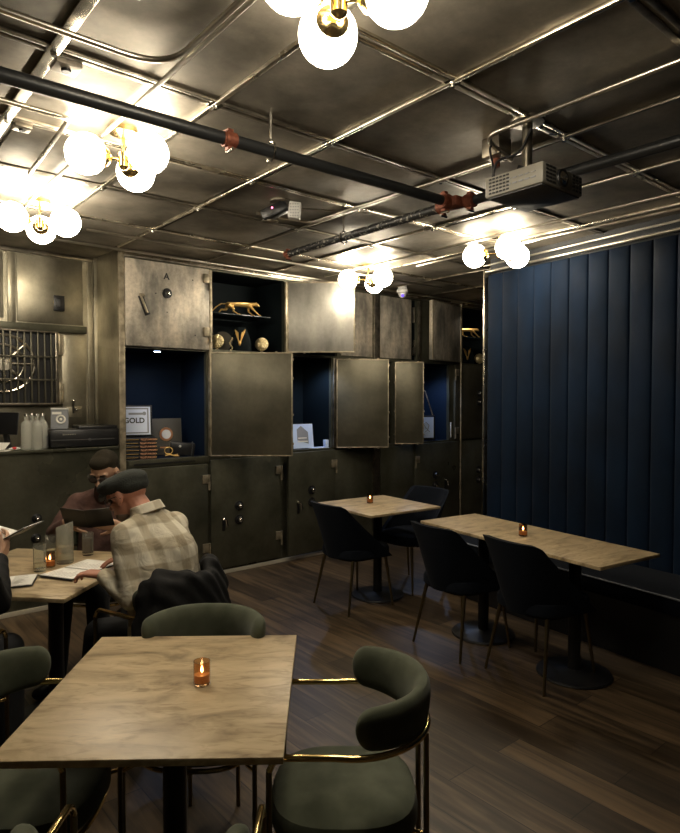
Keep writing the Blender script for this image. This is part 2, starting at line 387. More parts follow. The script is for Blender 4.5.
# posts of the lockers and the recess
b = B(); b.bb(1.922, 1.972, YV-.03, YV, 0, CEIL, .004); trim(b, M['edge'])
b = B(); b.bb(1.905, 1.95, YR-.05, YR, 1.22, CEIL, .004); trim(b, M['wallsteel'])
b = B(); b.bb(1.86, 1.895, YR-.014, YR, 1.22, CEIL, .003); trim(b, M['wallsteel'])
b = B(); b.cyl((6.235,YV-.035,0),(6.235,YV-.035,CEIL-.03),.012); trim(b, M['edge'])
for x in (4.80,):
    b = B(); b.bb(x-.045, x+.045, YV-.03, YV, 0, CEIL-.08, .006); trim(b, M['stripdark'])
b = B(); b.bb(1.97, XE, YV-.012, YV, 0, .035, .002); struct(b.build('baseboard_vault', M['base']))
b = B(); b.bb(XL, 1.99, YV-.012, YV, 0, .035, .002); struct(b.build('baseboard_counter', M['base']))
b = B(); b.bb(XL, 1.95, YV-.015, YV+.03, 1.205, 1.228, .003); trim(b, M['lowsteel'])   # counter nosing
b = B(); b.bb(1.97, XE, YV-.03, YV, 2.775, CEIL, .003); trim(b, M['stripdark'])
b = B(); b.bb(2.0, 2.74, YV-.012, YV, 1.04, 1.098, .002); trim(b, M['lowsteel'])
b = B(); b.bb(2.04, 2.60, YV-.016, YV-.010, 1.055, 1.07); trim(b, M['black'])
b = B(); b.bb(1.955, XE, YV-.05, YV-.025, 2.79, 2.815, .004); trim(b, M['strip'])
# recess wall plates and seams
b = B(); b.bb(.2, 1.84, YR-.05, YR, 2.175, 2.235, .004); trim(b, M['lowsteel'])
b = B(); b.bb(1.23, 1.29, YR-.012, YR, 2.235, CEIL, .004); trim(b, M['wallsteel'])
b = B(); b.bb(.1, 1.2, YR-.012, YR, 2.27, 2.80, .005); b.bb(1.30, 1.82, YR-.012, YR, 2.25, 2.80, .005); trim(b, M['wallsteel'])
b = B(); b.bb(1.64, 1.84, YR-.012, YR, 1.30, 2.16, .004); trim(b, M['wallsteel'])
b = B(); b.bb(1.955, 1.965, YV+.05, YR-.08, 2.13, 2.14); trim(b, M['stripdark'])
b = B(); b.bb(XL, 1.95, YR-.03, YR, 2.805, CEIL, .004); trim(b, M['stripdark'])

# ceiling battens: two families
BX = [.02, .67, 1.30, 1.905, 2.70, 3.41, 4.17, 4.9, 5.6, 6.3, 7.0]
BY = [-1.2, -.5, .2, .89, 1.58, 2.33, 3.02, 3.66, 4.35]
for i, x in enumerate(BX):
    b = B(); w = .045 if x in (.67,) else .022
    b.bb(x-w/2, x+w/2, YB, YV, CEIL-.016, CEIL, .004); trim(b, M['strip'] if x in (1.30,1.905,.67,3.41,4.17) else M['stripdark'])
for i, y in enumerate(BY):
    b = B(); b.bb(XL, XE if y > 3.5 else 4.9, y-.010, y+.010, CEIL-.012, CEIL, .003)
    b.bb(XL, XE if y > 3.5 else 4.9, y+.03, y+.055, CEIL-.006, CEIL, .002)
    trim(b, M['stripdark'] if i not in (4,6,8) else M['strip'])
for x in (.72,):
    b = B(); b.bb(x, x+.075, YB, 1.9, CEIL-.006, CEIL, .002); trim(b, M['doorpale'])
# wide flat plates laid beside battens give panel relief
for (x0,x1,y0,y1) in ((1.94,2.66,2.38,2.97),(1.34,1.88,3.07,3.61),(2.74,3.38,3.07,3.61),(.72,1.27,3.07,3.61),(2.74,3.38,1.63,2.28),(3.46,4.12,2.38,2.97),(1.94,2.66,3.7,4.3),(.05,.62,2.38,2.97)):
    b = B(); b.box(((x0+x1)/2,(y0+y1)/2,CEIL-.006),(x1-x0,y1-y0,.006),Matrix.Rotation(random.uniform(-.008,.008),4,'X')@Matrix.Rotation(random.uniform(-.008,.008),4,'Y'),.002); trim(b, M['ceil'])
b = B()
for x in BX[:7]:
    for y in BY[3:]:
        b.cyl((x,y+.02,CEIL-.03),(x,y+.02,CEIL-.012),.010,.012,8); b.box((x,y+.02,CEIL-.010),(.055,.045,.006))
bo = b.build('bolt_plates', M['chrome'], ceil)

# ------------------------------------------------------------------ lights
def pendant(g, hub, can, label):
    t = thing('globe_chandelier', label, 'ceiling light', (hub.x, hub.y, CEIL), 0, 'brass three-globe ceiling lights')
    zz = hub.z - CEIL
    b = B(); b.lathe([(0,0),(.062,0),(.064,-.006),(.062,-.022),(.02,-.026),(0,-.026)]); b.build('canopy', M['brass'], t)
    b = B(); b.cyl((0,0,-.02),(0,0,zz),.008); b.build('stem', M['brass'], t)
    b = B(); b.lathe([(0,zz-.045),(.012,-.042+zz),(.024,zz-.03),(.024,zz+.03),(.012,zz+.036),(0,zz+.036)],seg=24); b.build('hub', M['brass'], t)
    for p in g:
        v = V((p.x-hub.x, p.y-hub.y, p.z-CEIL)); c = V((0,0,zz)); dd = (v-c).normalized(); R = .088
        b = B(); b.cyl(c, v-dd*R, .007)
        rt = V((0,0,1)).rotation_difference(dd).to_matrix().to_4x4()
        b.lathe([(0,-.022),(.02,-.020),(.040,-.006),(.052,.018),(.050,.018),(0,.006)], v-dd*(R-.004), 24, rt); b.build('arm', M['brass'], t)
        b = B(); b.sph(v, R, 32, 20); b.build('globe', M['globe'], t)
    return t
def px(x, y, z):          # where a thing at height z stands, read off the photograph
    d = 630.; fx = (x-340)/630.; 
    pit = math.radians(1.68); ry = -(y-416.5)/630.
    fwd = math.cos(pit) + ry*math.sin(pit); up = -math.sin(pit) + ry*math.cos(pit)
    k = (z-1.62)/up
    return W(fx*k, fwd*k, z)
GZ = 2.70
for gp, lab in (
  (((325,30),(287,-18),(405,-8)), 'largest brass three-globe ceiling light, cut off by the top of the picture'),
  (((83,154),(151,154),(136,172)), 'brass three-globe ceiling light at upper left under the big black pipe'),
  (((13,217),(66,222),(40,230)), 'brass three-globe ceiling light at the far left above the barred grille'),
  (((350,279),(379,276.5),(376,285)), 'small brass three-globe ceiling light in front of the dome camera'),
  (((476,256),(508,247),(516,256.5)), 'small brass three-globe ceiling light below the projector by the navy wall')):
    # third globe stands further in; keep a plausible spread
    P = [px(x, y, GZ) for x, y in gp]
    c = (P[0]+P[1]+P[2])/3
    # rebuild as a regular trio turned to follow the photo
    ang = math.atan2(P[0].y-c.y, P[0].x-c.x); best = None
    for k in range(120):
        a = 2*PI*k/120/3
        for rr in (.13,.14,.15,.16,.17,.18,.19):
            Q = [c+V((rr*math.cos(a+2*PI*j/3), rr*math.sin(a+2*PI*j/3),0)) for j in range(3)]
            import itertools
            for pm in itertools.permutations(Q):
                e = sum((p-q).length for p,q in zip(P,pm))
                if best is None or e < best[0]: best = (e, pm)
    pendant(list(best[1]), c, None, lab)

# ------------------------------------------------------------------ ceiling pipes and fittings
def pipe_thing(name, label, cat, pts, r, mat, group=None, seg=12):
    b = B(); b.tube(pts, r, seg); o = b.build(name, mat); return tag(o, label, cat, group)
PZ = 2.68
big = pipe_thing('sprinkler_pipe','thick plain black pipe crossing the ceiling from upper left to the red couplings','pipe',[(-1.5,2.38,PZ),(2.66,2.26,PZ)],.026,M['pipe'],seg=20)
sec = pipe_thing('sprinkler_pipe','black ceiling pipe with white stencil marks running past the projector','pipe',[(2.70,3.80,PZ-.005),(2.70,2.36,PZ-.005)],.026,M['stencil'],seg=20)
thd = pipe_thing('sprinkler_pipe','black ceiling pipe behind the projector running off to the right','pipe',[(2.74,2.18,PZ),(2.80,-.8,PZ)],.026,M['pipe'],seg=20)
def coupling(c, ax, label, r=.033, name='pipe_coupling'):
    t = thing(name, label, 'pipe coupling', c, 0, 'red oxide pipe couplings')
    ax = V(ax).normalized(); b = B(); b.cyl(-ax*.03, ax*.03, r+.008, r+.008, 20, .005); b.build('collar', M['rust'], t)
    sd = ax.cross(V((0,0,1))).normalized()
    b = B(); b.box(V((0,0,-r-.008)), (.026,.026,.026)); b.build('lug', M['rust'], t); b = B(); b.box(V((0,0,r+.006)), (.026,.026,.022)); b.build('lug', M['rust'], t)
    b = B(); b.cyl(V((0,0,-r-.02))-sd*.02, V((0,0,-r-.02))+sd*.03, .007,.007,8); b.build('bolt', M['chrome'], t)
    return t
cc = px(232,138,PZ); coupling((cc.x,2.298,PZ),(1,-.03,0),'small red pipe coupling alone on the big black pipe',.024)
coupling((2.635,2.265,PZ),(1,0,0),'red pipe coupling at the right end of the big black pipe',.034)
coupling((2.70,2.33,PZ),(0,1,0),'red pipe coupling where the stencilled pipe meets the junction',.032)
coupling((2.735,2.17,PZ),(0,1,0),'red pipe coupling nearest the projector',.03)
coupling((2.70,3.81,PZ-.005),(0,1,0),'red pipe cap coupling at the far left end of the stencilled pipe',.02)
b = B(); b.box((0,0,0),(.10,.12,.06),None,.02); o = b.build('pipe_junction', M['rust']); o.location=(2.70,2.255,PZ); tag(o,'red pipe elbow joining the two black pipes','pipe elbow')
def hanger(x,y,z,r,label):
    t = thing('pipe_hanger', label, 'pipe hanger', (x,y,CEIL), 0)
    b = B(); b.cyl((0,0,0),(0,0,z+r+.02-CEIL),.009,.007,8); b.build('rod', M['chrome'], t)
    b = B(); b.tube([(0 ,(r+.008)*math.cos(a), z-CEIL+(r+.012)*math.sin(a)) if label.startswith('steel') else ((r+.008)*math.cos(a),0,z-CEIL+(r+.012)*math.sin(a)) for a in [PI/2+2*PI*k/20 for k in range(20)]], .005, 6, True); b.build('loop', M['chrome'], t)
hh = px(273,150,PZ); hanger(hh.x,2.29,PZ,.028,'steel strap hanger holding the big black pipe')
hh = px(350,222,PZ); hanger(2.70,3.18,PZ-.005,.026,'thin wire loop hanger holding the stencilled black pipe')
def fil(pts, rad=.1, n=6):
    pts = [V(p) for p in pts]; out = [pts[0]]
    for a, p, c in zip(pts, pts[1:], pts[2:]):
        u = (a-p).normalized(); v = (c-p).normalized(); r = min(rad,(a-p).length*.45,(c-p).length*.45)
        s, e = p+u*r, p+v*r
        for i in range(n+1):
            t = i/n; out.append((1-t)**2*s + 2*t*(1-t)*p + t*t*e)
    return out+[pts[-1]]
cz = CEIL-.04
G = 'steel ceiling conduits'
pipe_thing('conduit','thin steel conduit at the top left corner that bends toward the viewer','conduit',fil([(-1.5,2.155,cz),(1.0,2.155,cz),(1.0,-1.,cz)],.17,12),.011,M['conduit'],G)
pipe_thing('conduit','thin steel conduit running from the big black pipe to above the left lamp','conduit',[(1.03,4.4,cz),(1.03,1.2,cz+.01)],.010,M['conduit'],G)
pipe_thing('conduit','straight steel conduit beginning at the projector and leaving at the right edge','conduit',fil([(2.55,1.78,CEIL-.10),(2.35,1.80,cz),(2.35,1.0,cz),(2.35,-.6,cz)],.12,10),.011,M['conduit'],G)
pipe_thing('conduit','steel conduit running from the projector box toward the wired motion sensor','conduit',fil([(2.60,1.86,cz-.02),(2.60,3.4,cz),(2.2,3.45,cz)],.05),.010,M['conduit'],G)
pipe_thing('conduit','steel conduit passing above the two small rear lamps','conduit',[(3.84,4.8,cz),(3.84,-.4,cz)],.011,M['conduit'],G)
pipe_thing('conduit','pale steel conduit running between the projector and the navy wall','conduit',[(4.17,3.9,cz),(4.17,.2,cz)],.010,M['conduit'],G)
pipe_thing('conduit','long steel conduit along the top of the locker wall','conduit',[(1.4,4.98,cz),(7.2,4.98,cz)],.011,M['conduit'],G)
pipe_thing('conduit','steel conduit crossing the ceiling in front of the lockers','conduit',[(1.5,4.55,cz),(5.2,4.50,cz)],.010,M['conduit'],G)
pipe_thing('conduit','short elbowed conduit above the far left lamp','conduit',fil([(.15,2.80,cz),(.78,2.80,cz),(.86,2.80,cz),(.9,3.6,cz)],.08),.011,M['strip'],G)
def jbox(p, s, label, mat='wallsteel', rot=0):
    t = thing('junction_box', label, 'junction box', (p.x,p.y,CEIL), rot)
    b = B(); b.box((0,0,-.012),(s,s,.024),None,.003); b.build('cover', M[mat], t)
    b = B(); b.cyl((0,0,-.024),(0,0,-.034),s*.2,s*.18,16); b.build('knockout', M['black'], t)
jbox(px(66,63,CEIL),.09,'square pale steel junction box near the top left','doorpale')
jbox(px(22,124,CEIL),.07,'small steel junction box left of the big black pipe','stripdark')
jbox(px(520,176,CEIL)+V((0,0.0,0)),.08,'steel junction box behind the projector mount')
b = B()
p = px(14,252,CEIL-.03); b.box((0,0,.0),(.10,.02,.02)); b.cyl((-.04,0,0),(-.04,0,.03),.012,.012,10); o = b.build('ceiling_sprinkler', M['chrome']); o.location = V((p.x,p.y,CEIL-.031)); tag(o,'small chrome sprinkler fitting on the ceiling above the grille wall','sprinkler')

# projector
PC = V((2.455,1.60,2.545)); 
t = thing('ceiling_projector','grey projector hung upside down from the ceiling, lens toward the viewer','projector',(PC.x,PC.y,PC.z))
LX,LY,LZ = .31,.29,.088
b = B(); b.box((0,0,0),(LX,LY,LZ),None,.008); b.build('body', M['greyplastic'], t)
b = B(); b.box((0,0,-LZ/2-.002),(LX-.02,LY-.02,.008),None,.003); b.build('lid', M['darkgrey'], t)
b = B()
for i in range(5):
    for j in range(3): b.box((-LX/2+.03+j*.026,-LY/2-.001,-.03+i*.015),(.02,.004,.008))
b.build('vent', M['black'], t); b = B()
for i in range(5):
    for j in range(3): b.box((LX/2-.022-j*.027,-LY/2-.001,-.03+i*.015),(.017,.004,.008))
b.build('vent', M['black'], t); b = B()
for i in range(5):
    for j in range(6): b.box((-LX/2-.001, LY/2-.03-j*.018,-.03+i*.015),(.004,.012,.007))
b.build('vent', M['black'], t)
b = B(); b.cyl((-.015,-LY/2-.010,0),(-.015,-LY/2+.01,0),.038,.042,28); lr = b.build('lens_ring', M['black'], t)
b = B(); b.sph((-.015,-LY/2-.008,0),(.028,.010,.028)); b.build('lens_glass', M['chrome'], lr)
b = B()
for i in range(5): b.box((-LX/2-.0008,-.10+i*.03,.01),(.002,.02,.004)); b.box((-LX/2-.0008,-.10+i*.03,-.012),(.002,.022,.006))
b.build('printed_marking', M['greygrey'], t)
b = B(); b.cyl((-.02,.02,LZ/2),(-.02,.02,CEIL-PC.z-.006),.022,.022,20); b.lathe([(0,CEIL-PC.z),(.075,CEIL-PC.z),(.072,CEIL-PC.z-.012),(.024,CEIL-PC.z-.016),(0,CEIL-PC.z-.016)],(-.02,.02,0)); mo = b.build('mount_pole', M['stripdark'], t)
b = B(); b.box((-.02,.02,LZ/2+.02),(.05,.09,.045),Matrix.Rotation(.5,4,'X'),.004); b.box((-.02,.02,LZ/2+.008),(.14,.16,.01),None,.002); b.build('mount_bracket', M['blackmetal'], t)
b = B(); b.tube(fil([(-.12,.13,LZ/2),(-.11,.12,.13),(-.06,.03,.14),(-.05,-.02,.24)],.05),.006,8); b.tube(fil([(-.08,.15,LZ/2),(-.10,.14,.10),(-.09,.17,.2),(-.03,.2,.24)],.05),.005,8); b.build('cable', M['black'], t)
tb = thing('junction_box','steel junction box with cable gland beside the projector pole','junction box',(2.50,1.83,CEIL))
b = B(); b.box((0,0,-.045),(.10,.10,.09),None,.008); b.build('cover', M['stripdark'], tb)
b = B(); b.cyl((0,0,-.09),(0,0,-.13),.016,.016,12); b.build('cable_gland', M['rust'], tb)

# motion sensor light
p = px(281,214,2.76)
t = thing('motion_sensor','black ceiling motion sensor with white speckled box and tiny pink light','motion sensor',(p.x,p.y,CEIL),ROT)
b = B(); b.lathe([(0,0),(.07,0),(.07,-.01),(0,-.015)]); b.build('mounting_plate', M['stripdark'], t)
b = B(); b.box((-.04,0,-.065),(.17,.09,.07),Matrix.Rotation(-.45,4,'Y'),.015); hd = b.build('sensor_body', M['black'], t)
b = B(); b.box((.085,0,-.062),(.075,.07,.10),Matrix.Rotation(.12,4,'Y'),.008); w = b.build('white_box', M['white'], t)
b = B()
for i in range(4):
    for j in range(5): b.box((.062+i*.015+.002*(j%2),-.0365,-.10+j*.018),(.007,.003,.007))
b.build('perforation', M['greygrey'], w)
b = B(); b.sph((-.05,-.048,-.055),.005); b.build('indicator_light', M['pinkled'], hd)
b = B(); b.sph((-.07,0,-.125),(.055,.035,.014)); b.build('reflector', M['stripdark'], t)
b = B(); b.tube([(.12,.0,-.05),(.18,.03,-.04),(.30,.10,-.03),(.40,.13,-.02)],.005,8); b.build('cable', M['conduit'], t)
# dome camera
p = W(.0985*6.9, 6.9, 0)
t = thing('dome_camera','small white dome security camera with violet lens above the lockers','security camera',(p.x,p.y,CEIL))
b = B(); b.lathe([(0,0),(.05,0),(.05,-.03),(.062,-.045),(.062,-.07),(.03,-.085),(0,-.085)]); b.build('housing', M['white'], t)
b = B(); b.sph((0,0,-.085),.045); b.build('dome', M['white'], t)
b = B(); b.sph((-.024,-.027,-.108),.017); b.build('lens', M['violet'], t)

# ------------------------------------------------------------------ vault doors
def vault_door(x0, x1, z0, z1, label, mat='doordark', open_deg=0., hinge='right', dials=(), handle=None, edgepins=True, thick=.03, hinge_z=None, letter=None, gap=0.002, group=None, edge=None, hingeside=None):
    """x0..x1 measured on the wall plane; open_deg swings round the left or right edge"""
    w = x1-x0; side = -1 if hinge == 'left' else 1
    hx = x0 if hinge == 'left' else x1
    t = thing('vault_door', label, 'vault door', (hx, YV-gap, z0), math.radians(-open_deg if hinge=='left' else open_deg), group)
    a, c = (0, w) if hinge == 'left' else (-w, 0)
    H = z1-z0
    b = B(); b.bb(a, c, -thick, 0, 0, H, .004); b.build('door_panel', M[mat], t)
    if edge:
        b = B(); e=.012
        for (u0,u1,v0,v1) in ((a,c,0,e),(a,c,H-e,H),(a,a+e,e,H-e),(c-e,c,e,H-e)): b.bb(u0,u1,-thick-.003,-thick+.012,v0,v1,.002)
        b.build('edge_frame', M[edge], t)
    if edgepins:
        b = B()
        for fz in (.12,.4,.75,.93):
            for xx in (a, c): b.cyl((xx-.009, -thick*.6, H*fz),(xx+.009,-thick*.6,H*fz),.010,.010,8)
        for fx in (.25,.8):
            b.cyl((a+(c-a)*fx,-thick*.6,-.009),(a+(c-a)*fx,-thick*.6,.0),.010,.010,8)
            b.cyl((a+(c-a)*fx,-thick*.6,H),(a+(c-a)*fx,-thick*.6,H+.009),.010,.010,8)
        b.build('locking_pins', M['edge'], t)
    hzs = hinge_z if hinge_z is not None else (.16, .84)
    hs = hingeside or hinge
    for f in hzs:
        xx = c if hs=='right' else a; sg = 1 if hs=='right' else -1
        b = B(); b.box((xx-sg*.03,-thick-.008,H*f),(.06,.016,.08),None,.004); b.cyl((xx+sg*.006,-thick-.012,H*f-.10),(xx+sg*.006,-thick-.012,H*f+.04),.011,.011,10); b.build('hinge', M['edge'], t)
    for (fx, fz) in dials:
        c0 = V((a+(c-a)*fx, -thick, H*fz))
        b = B(); b.lathe([(0,0),(.046,0),(.046,.008),(.030,.012),(.024,.026),(.016,.030),(0,.030)], c0, 24, Matrix.Rotation(PI/2,4,'X')); d = b.build('dial', M['black'], t)
        b = B(); b.lathe([(0,.030),(.021,.030),(.019,.040),(.010,.047),(0,.049)], c0, 16, Matrix.Rotation(PI/2,4,'X')); b.build('dial_knob', M['chrome'], d)
    if handle:
        c0 = V((a+(c-a)*handle[0], -thick, H*handle[1]))
        b = B(); b.cyl(c0, c0+V((0,-.035,0)),.012); b.tube([c0+V((0,-.035,0)), c0+V((.02,-.037,-.015)), c0+V((.03,-.037,-.075))],.011,10); b.build('handle', M['chrome'], t)
        b = B(); b.box(c0+V((.012,-.003,-.05)),(.03,.006,.13),None,.002); b.build('handle_plate', M['black'], t)
    if letter:
        text_mesh('letter', letter[0], .075, M['ink'], t, Matrix.Translation((a+(c-a)*letter[1], -thick-.001, H*letter[2])) @ Matrix.Rotation(PI/2,4,'X'), bold=True)
    return t
d = vault_door(1.975,2.735,2.05,2.765,'pale worn steel vault door lettered A at the top left of the lockers','doorpale',0,'right',edgepins=False,letter=('A',.47,.84),thick=.035,hinge_z=(.88,.22))
b = B(); b.lathe([(0,0),(.042,0),(.042,.01),(.03,.012),(0,.012)], (-.76+.36,-.035,.46), 28, Matrix.Rotation(PI/2,4,'X')); dl = b.build('dial', M['black'], d)
b = B(); b.lathe([(0,.012),(.02,.012),(.014,.03),(0,.032)], (-.76+.36,-.035,.46), 20, Matrix.Rotation(PI/2,4,'X')); b.build('dial_knob', M['chrome'], dl)
b = B(); b.box((-.76+.155,-.042,.34),(.045,.014,.17),Matrix.Rotation(math.radians(-22),4,'Y'),.004); hb = b.build('handle_plate', M['black'], d)
b = B(); b.box((-.76+.15,-.056,.345),(.018,.014,.15),Matrix.Rotation(math.radians(-22),4,'Y'),.004); b.cyl((-.76+.11,-.06,.42),(-.76+.15,-.06,.42),.012,.012,10); b.build('handle', M['edge'], d)
b = B()
for q in ((.26,.45),(.36,.30),(.60,.60),(.62,.12)): b.cyl((-.76+q[0],-.0355,q[1]),(-.76+q[0],-.0375,q[1]),.006,.006,8)
b.build('screw_holes', M['black'], d)
vault_door(3.615,4.275,2.065,2.755,'brushed grey vault door standing open in the top row beside the panther niche','doorgrey',42,'left',thick=.03,hinge_z=(),edge='edge')
vault_door(5.50,6.20,2.065,2.755,'pale vault door ajar in the top row left of the far panther','doorpale',12,'right',thick=.05,hinge_z=(),edge='edge',edgepins=False)
vault_door(4.30,4.745,2.07,2.76,'shiny steel locker door between the open grey door and the dark post','doorpale',0,'left',hinge_z=(),edgepins=False,thick=.01)  # pale colour here and on the next door stands in for a bright reflection
vault_door(4.855,5.36,2.07,2.76,'shiny steel locker door under the dome camera','doorpale',0,'left',hinge_z=(),edgepins=False,thick=.01)
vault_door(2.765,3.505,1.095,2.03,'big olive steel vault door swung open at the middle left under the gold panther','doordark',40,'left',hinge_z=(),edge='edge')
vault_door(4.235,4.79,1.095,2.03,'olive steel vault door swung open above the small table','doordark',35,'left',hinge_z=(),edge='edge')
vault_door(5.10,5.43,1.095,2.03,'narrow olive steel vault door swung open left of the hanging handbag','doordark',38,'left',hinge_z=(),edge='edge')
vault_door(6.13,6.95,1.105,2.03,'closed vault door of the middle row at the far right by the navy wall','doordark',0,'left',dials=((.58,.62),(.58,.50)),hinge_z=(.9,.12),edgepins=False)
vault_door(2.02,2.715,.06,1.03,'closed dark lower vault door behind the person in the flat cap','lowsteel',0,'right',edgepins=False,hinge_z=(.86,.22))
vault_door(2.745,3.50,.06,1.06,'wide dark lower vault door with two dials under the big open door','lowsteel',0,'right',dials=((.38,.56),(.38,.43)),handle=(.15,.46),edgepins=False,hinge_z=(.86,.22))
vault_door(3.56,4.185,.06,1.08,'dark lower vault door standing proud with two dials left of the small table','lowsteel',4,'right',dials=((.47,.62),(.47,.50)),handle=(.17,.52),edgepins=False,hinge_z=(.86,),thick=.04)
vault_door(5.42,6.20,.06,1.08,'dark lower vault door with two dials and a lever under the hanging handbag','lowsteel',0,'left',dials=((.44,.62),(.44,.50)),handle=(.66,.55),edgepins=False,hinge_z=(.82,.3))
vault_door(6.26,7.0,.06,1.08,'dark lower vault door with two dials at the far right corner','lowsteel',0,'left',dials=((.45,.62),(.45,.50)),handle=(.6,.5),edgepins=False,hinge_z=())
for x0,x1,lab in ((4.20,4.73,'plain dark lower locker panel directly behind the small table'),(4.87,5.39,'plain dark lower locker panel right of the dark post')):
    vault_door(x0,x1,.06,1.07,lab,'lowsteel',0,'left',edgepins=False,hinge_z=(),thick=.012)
# strip with hinges at row 1
b = B(); b.bb(5.475,5.51,YV-.03,YV,2.07,2.76,.004); trim(b, M['stripdark'])
b = B(); b.bb(5.41,5.425,YV-.01,YV+.02,2.5,2.68,.003); b.bb(5.41,5.425,YV-.01,YV+.02,2.12,2.3,.003); b.build('hinge_bar', M['strip'], wv)
b = B(); b.bb(6.075,6.09,YV-.01,YV,1.13,1.32,.003); b.build('hinge_bar', M['white'], wv)
# niche side hinges on the post beside panther niche
b = B(); b.bb(3.572,3.60,YV-.028,YV,2.07,2.755,.004); b.build('hinge_bar', M['edge'], wv)
b = B(); b.bb(2.735,2.77,YV-.03,YV,1.10,2.76,.004); b.build('hinge_bar', M['edge'], wv)
b = B(); b.bb(4.18,4.22,YV-.028,YV,1.10,2.035,.004); b.build('hinge_bar', M['stripdark'], wv)
# dials on the counter front
for (x,y,lab) in ((35,519,'upper black dial on the counter front'),(34,539,'lower black dial on the counter front behind the glasses'),(5,534,'black dial on the counter front at the left edge of the picture')):
    fx=(x-340)/630.; d_=YV/(CA-fx*SA); s_=fx*d_; zz = 1.62-(y-398)/630*d_; q = W(s_,d_,zz)
    t = thing('combination_dial',lab,'dial',(q.x,YV,q.z))
    b = B(); b.lathe([(0,0),(.036,0),(.036,.008),(.024,.012),(.018,.034),(.011,.038),(0,.038)],(0,0,0),28,Matrix.Rotation(PI/2,4,'X')); b.build('dial_plate', M['black'], t)
    b = B(); b.sph((0,-.043,0),.013); b.build('knob', M['chrome'], t)

# ------------------------------------------------------------------ recess: barred grille etc
t = thing('barred_grille','black and steel barred vault grille set in the wall at far left','grille',(1.0,YR-.02,1.56))
b = B(); b.bb(-.45,.60,-.045,.018,.0,.02,.003); b.bb(-.45,.60,-.045,.018,.60,.615,.003); b.bb(.575,.60,-.045,.018,0,.61,.003); b.build('frame', M['stripdark'], t)
for i in range(20):
    x = .545-i*.0515
    b = B(); b.bb(x-.007,x+.007,-.04,-.026,.02,.60,.002); b.build('bar', M['doordark'], t)
for z in (.21,.40):
    b = B(); b.bb(-.45,.585,-.046,-.036,z-.008,z+.008,.002); b.build('cross_bar', M['doordark'], t)
for z in (.10,.51):
    b = B(); b.bb(.60,.625,-.05,.0,z-.09,z+.09,.004); b.cyl((.63,-.045,z-.08),(.63,-.045,z+.08),.01,.01,10); b.build('hinge', M['edge'], t)
b = B(); b.bb(-.45,.575,.002,.017,.02,.60); b.build('backing', M['black'], t)
b = B(); b.tube([(.19+.23*math.cos(a),-.006,.34+.23*math.sin(a)) for a in [2*PI*k/48 for k in range(48)]],.012,8,True); b.tube([(.19+.15*math.cos(a),-.008,.34+.15*math.sin(a)) for a in [2*PI*k/40 for k in range(40)]],.010,8,True)
b.cyl((.19,.0,.34),(.19,-.016,.34),.06); 
for k in range(8):
    a = k*PI/4; b.cyl((.19+.06*math.cos(a),-.006,.34+.06*math.sin(a)),(.19+.22*math.cos(a),-.006,.34+.22*math.sin(a)),.012)
b.build('lock_mechanism', M['strip'], t)
t = thing('wall_switch','small black switch box on the steel wall above the grille','switch',(1.62,YR-.013,2.42))
b = B(); b.box((0,-.012,0),(.085,.024,.13),None,.004); b.build('plate', M['black'], t)
b = B(); b.box((-.01,-.028,.0),(.03,.012,.06),None,.004); b.build('toggle', M['darkgrey'], t)
t = thing('wall_latch','small steel latch with round knob low on the recess wall','latch',(1.735,YR-.013,1.52))
b = B(); b.box((0,-.005,-.02),(.13,.012,.09),None,.004); b.build('plate', M['wallsteel'], t)
b = B(); b.cyl((-.01,-.02,-.03),(-.01,-.02,.06),.012); b.sph((-.01,-.02,.075),.017); b.sph((.01,-.03,.0),.015); b.build('knob', M['chrome'], t)
SH = 1.228
def onshelf(x, y=None, yy=YV+.25):     # px x at plane yy
    fx=(x-340)/630.; d_=yy/(CA-fx*SA); return W(fx*d_, d_, SH)
q = onshelf(4,yy=YV+.16); t = thing('payment_tablet','black tablet screen on a stand at the left end of the counter','tablet',q,-.9)
b = B(); b.box((0,0,.20),(.24,.012,.17),Matrix.Rotation(-.15,4,'X'),.006); b.build('screen', M['black'], t)
b = B(); b.box((0,.03,.065),(.04,.02,.13),Matrix.Rotation(.25,4,'X')); b.box((0,.03,.006),(.16,.12,.012),None,.004); b.build('stand', M['darkgrey'], t)
q = onshelf(0,yy=YV+.10); t=thing('paper_stack','white papers lying below the black tablet','paper',(q.x-.02,q.y-.04,SH),-.7)
b = B(); b.box((0,0,.035),(.12,.10,.004),Matrix.Rotation(.5,4,'X')); b.box((0,.0,.004),(.14,.10,.008)); b.build('sheets', M['paper'], t)
q = onshelf(14,yy=YV+.06); t=thing('snack_packet','small white and red wrapper on the counter','wrapper',q,.3)
b = B(); b.sph((0,0,.013),(.045,.02,.012)); b.build('wrapper', M['paper'], t)
b = B(); b.sph((-.008,-.008,.016),(.02,.014,.012)); b.build('red_print', M['red'], t)
bot = None
for i,(x,yy,lab) in enumerate(((26,.08,'leftmost of the clear glass water bottles on the counter'),(31.5,.17,'second clear glass water bottle from the left on the counter'),(36.5,.07,'second clear glass water bottle from the right on the counter'),(42,.14,'rightmost of the clear glass water bottles, beside the black printer'))):
    q = onshelf(x,yy=YV+yy)
    if bot is None:
        t = thing('water_bottle',lab,'bottle',q,0,'glass water bottles on the counter')
        b = B(); b.lathe([(0,0),(.038,0),(.041,.01),(.041,.18),(.034,.205),(.016,.222),(.015,.25),(.018,.255),(.0,.257)],seg=24); b.build('bottle_body', plain('frosted_bottle_glass',(.82,.82,.74),.15,trans=.68), t)
        b = B(); b.cyl((0,0,.252),(0,0,.272),.017,.014,14); b.build('stopper', M['chrome'], t)
        bot = t
    else:
        t = copy_tree(bot); t.location = q; t['label'] = lab
q = onshelf(81.5,yy=YV+.2); t = thing('receipt_printer','wide low black printer with pale lettering on the counter','printer',(q.x,q.y,SH),-.12)
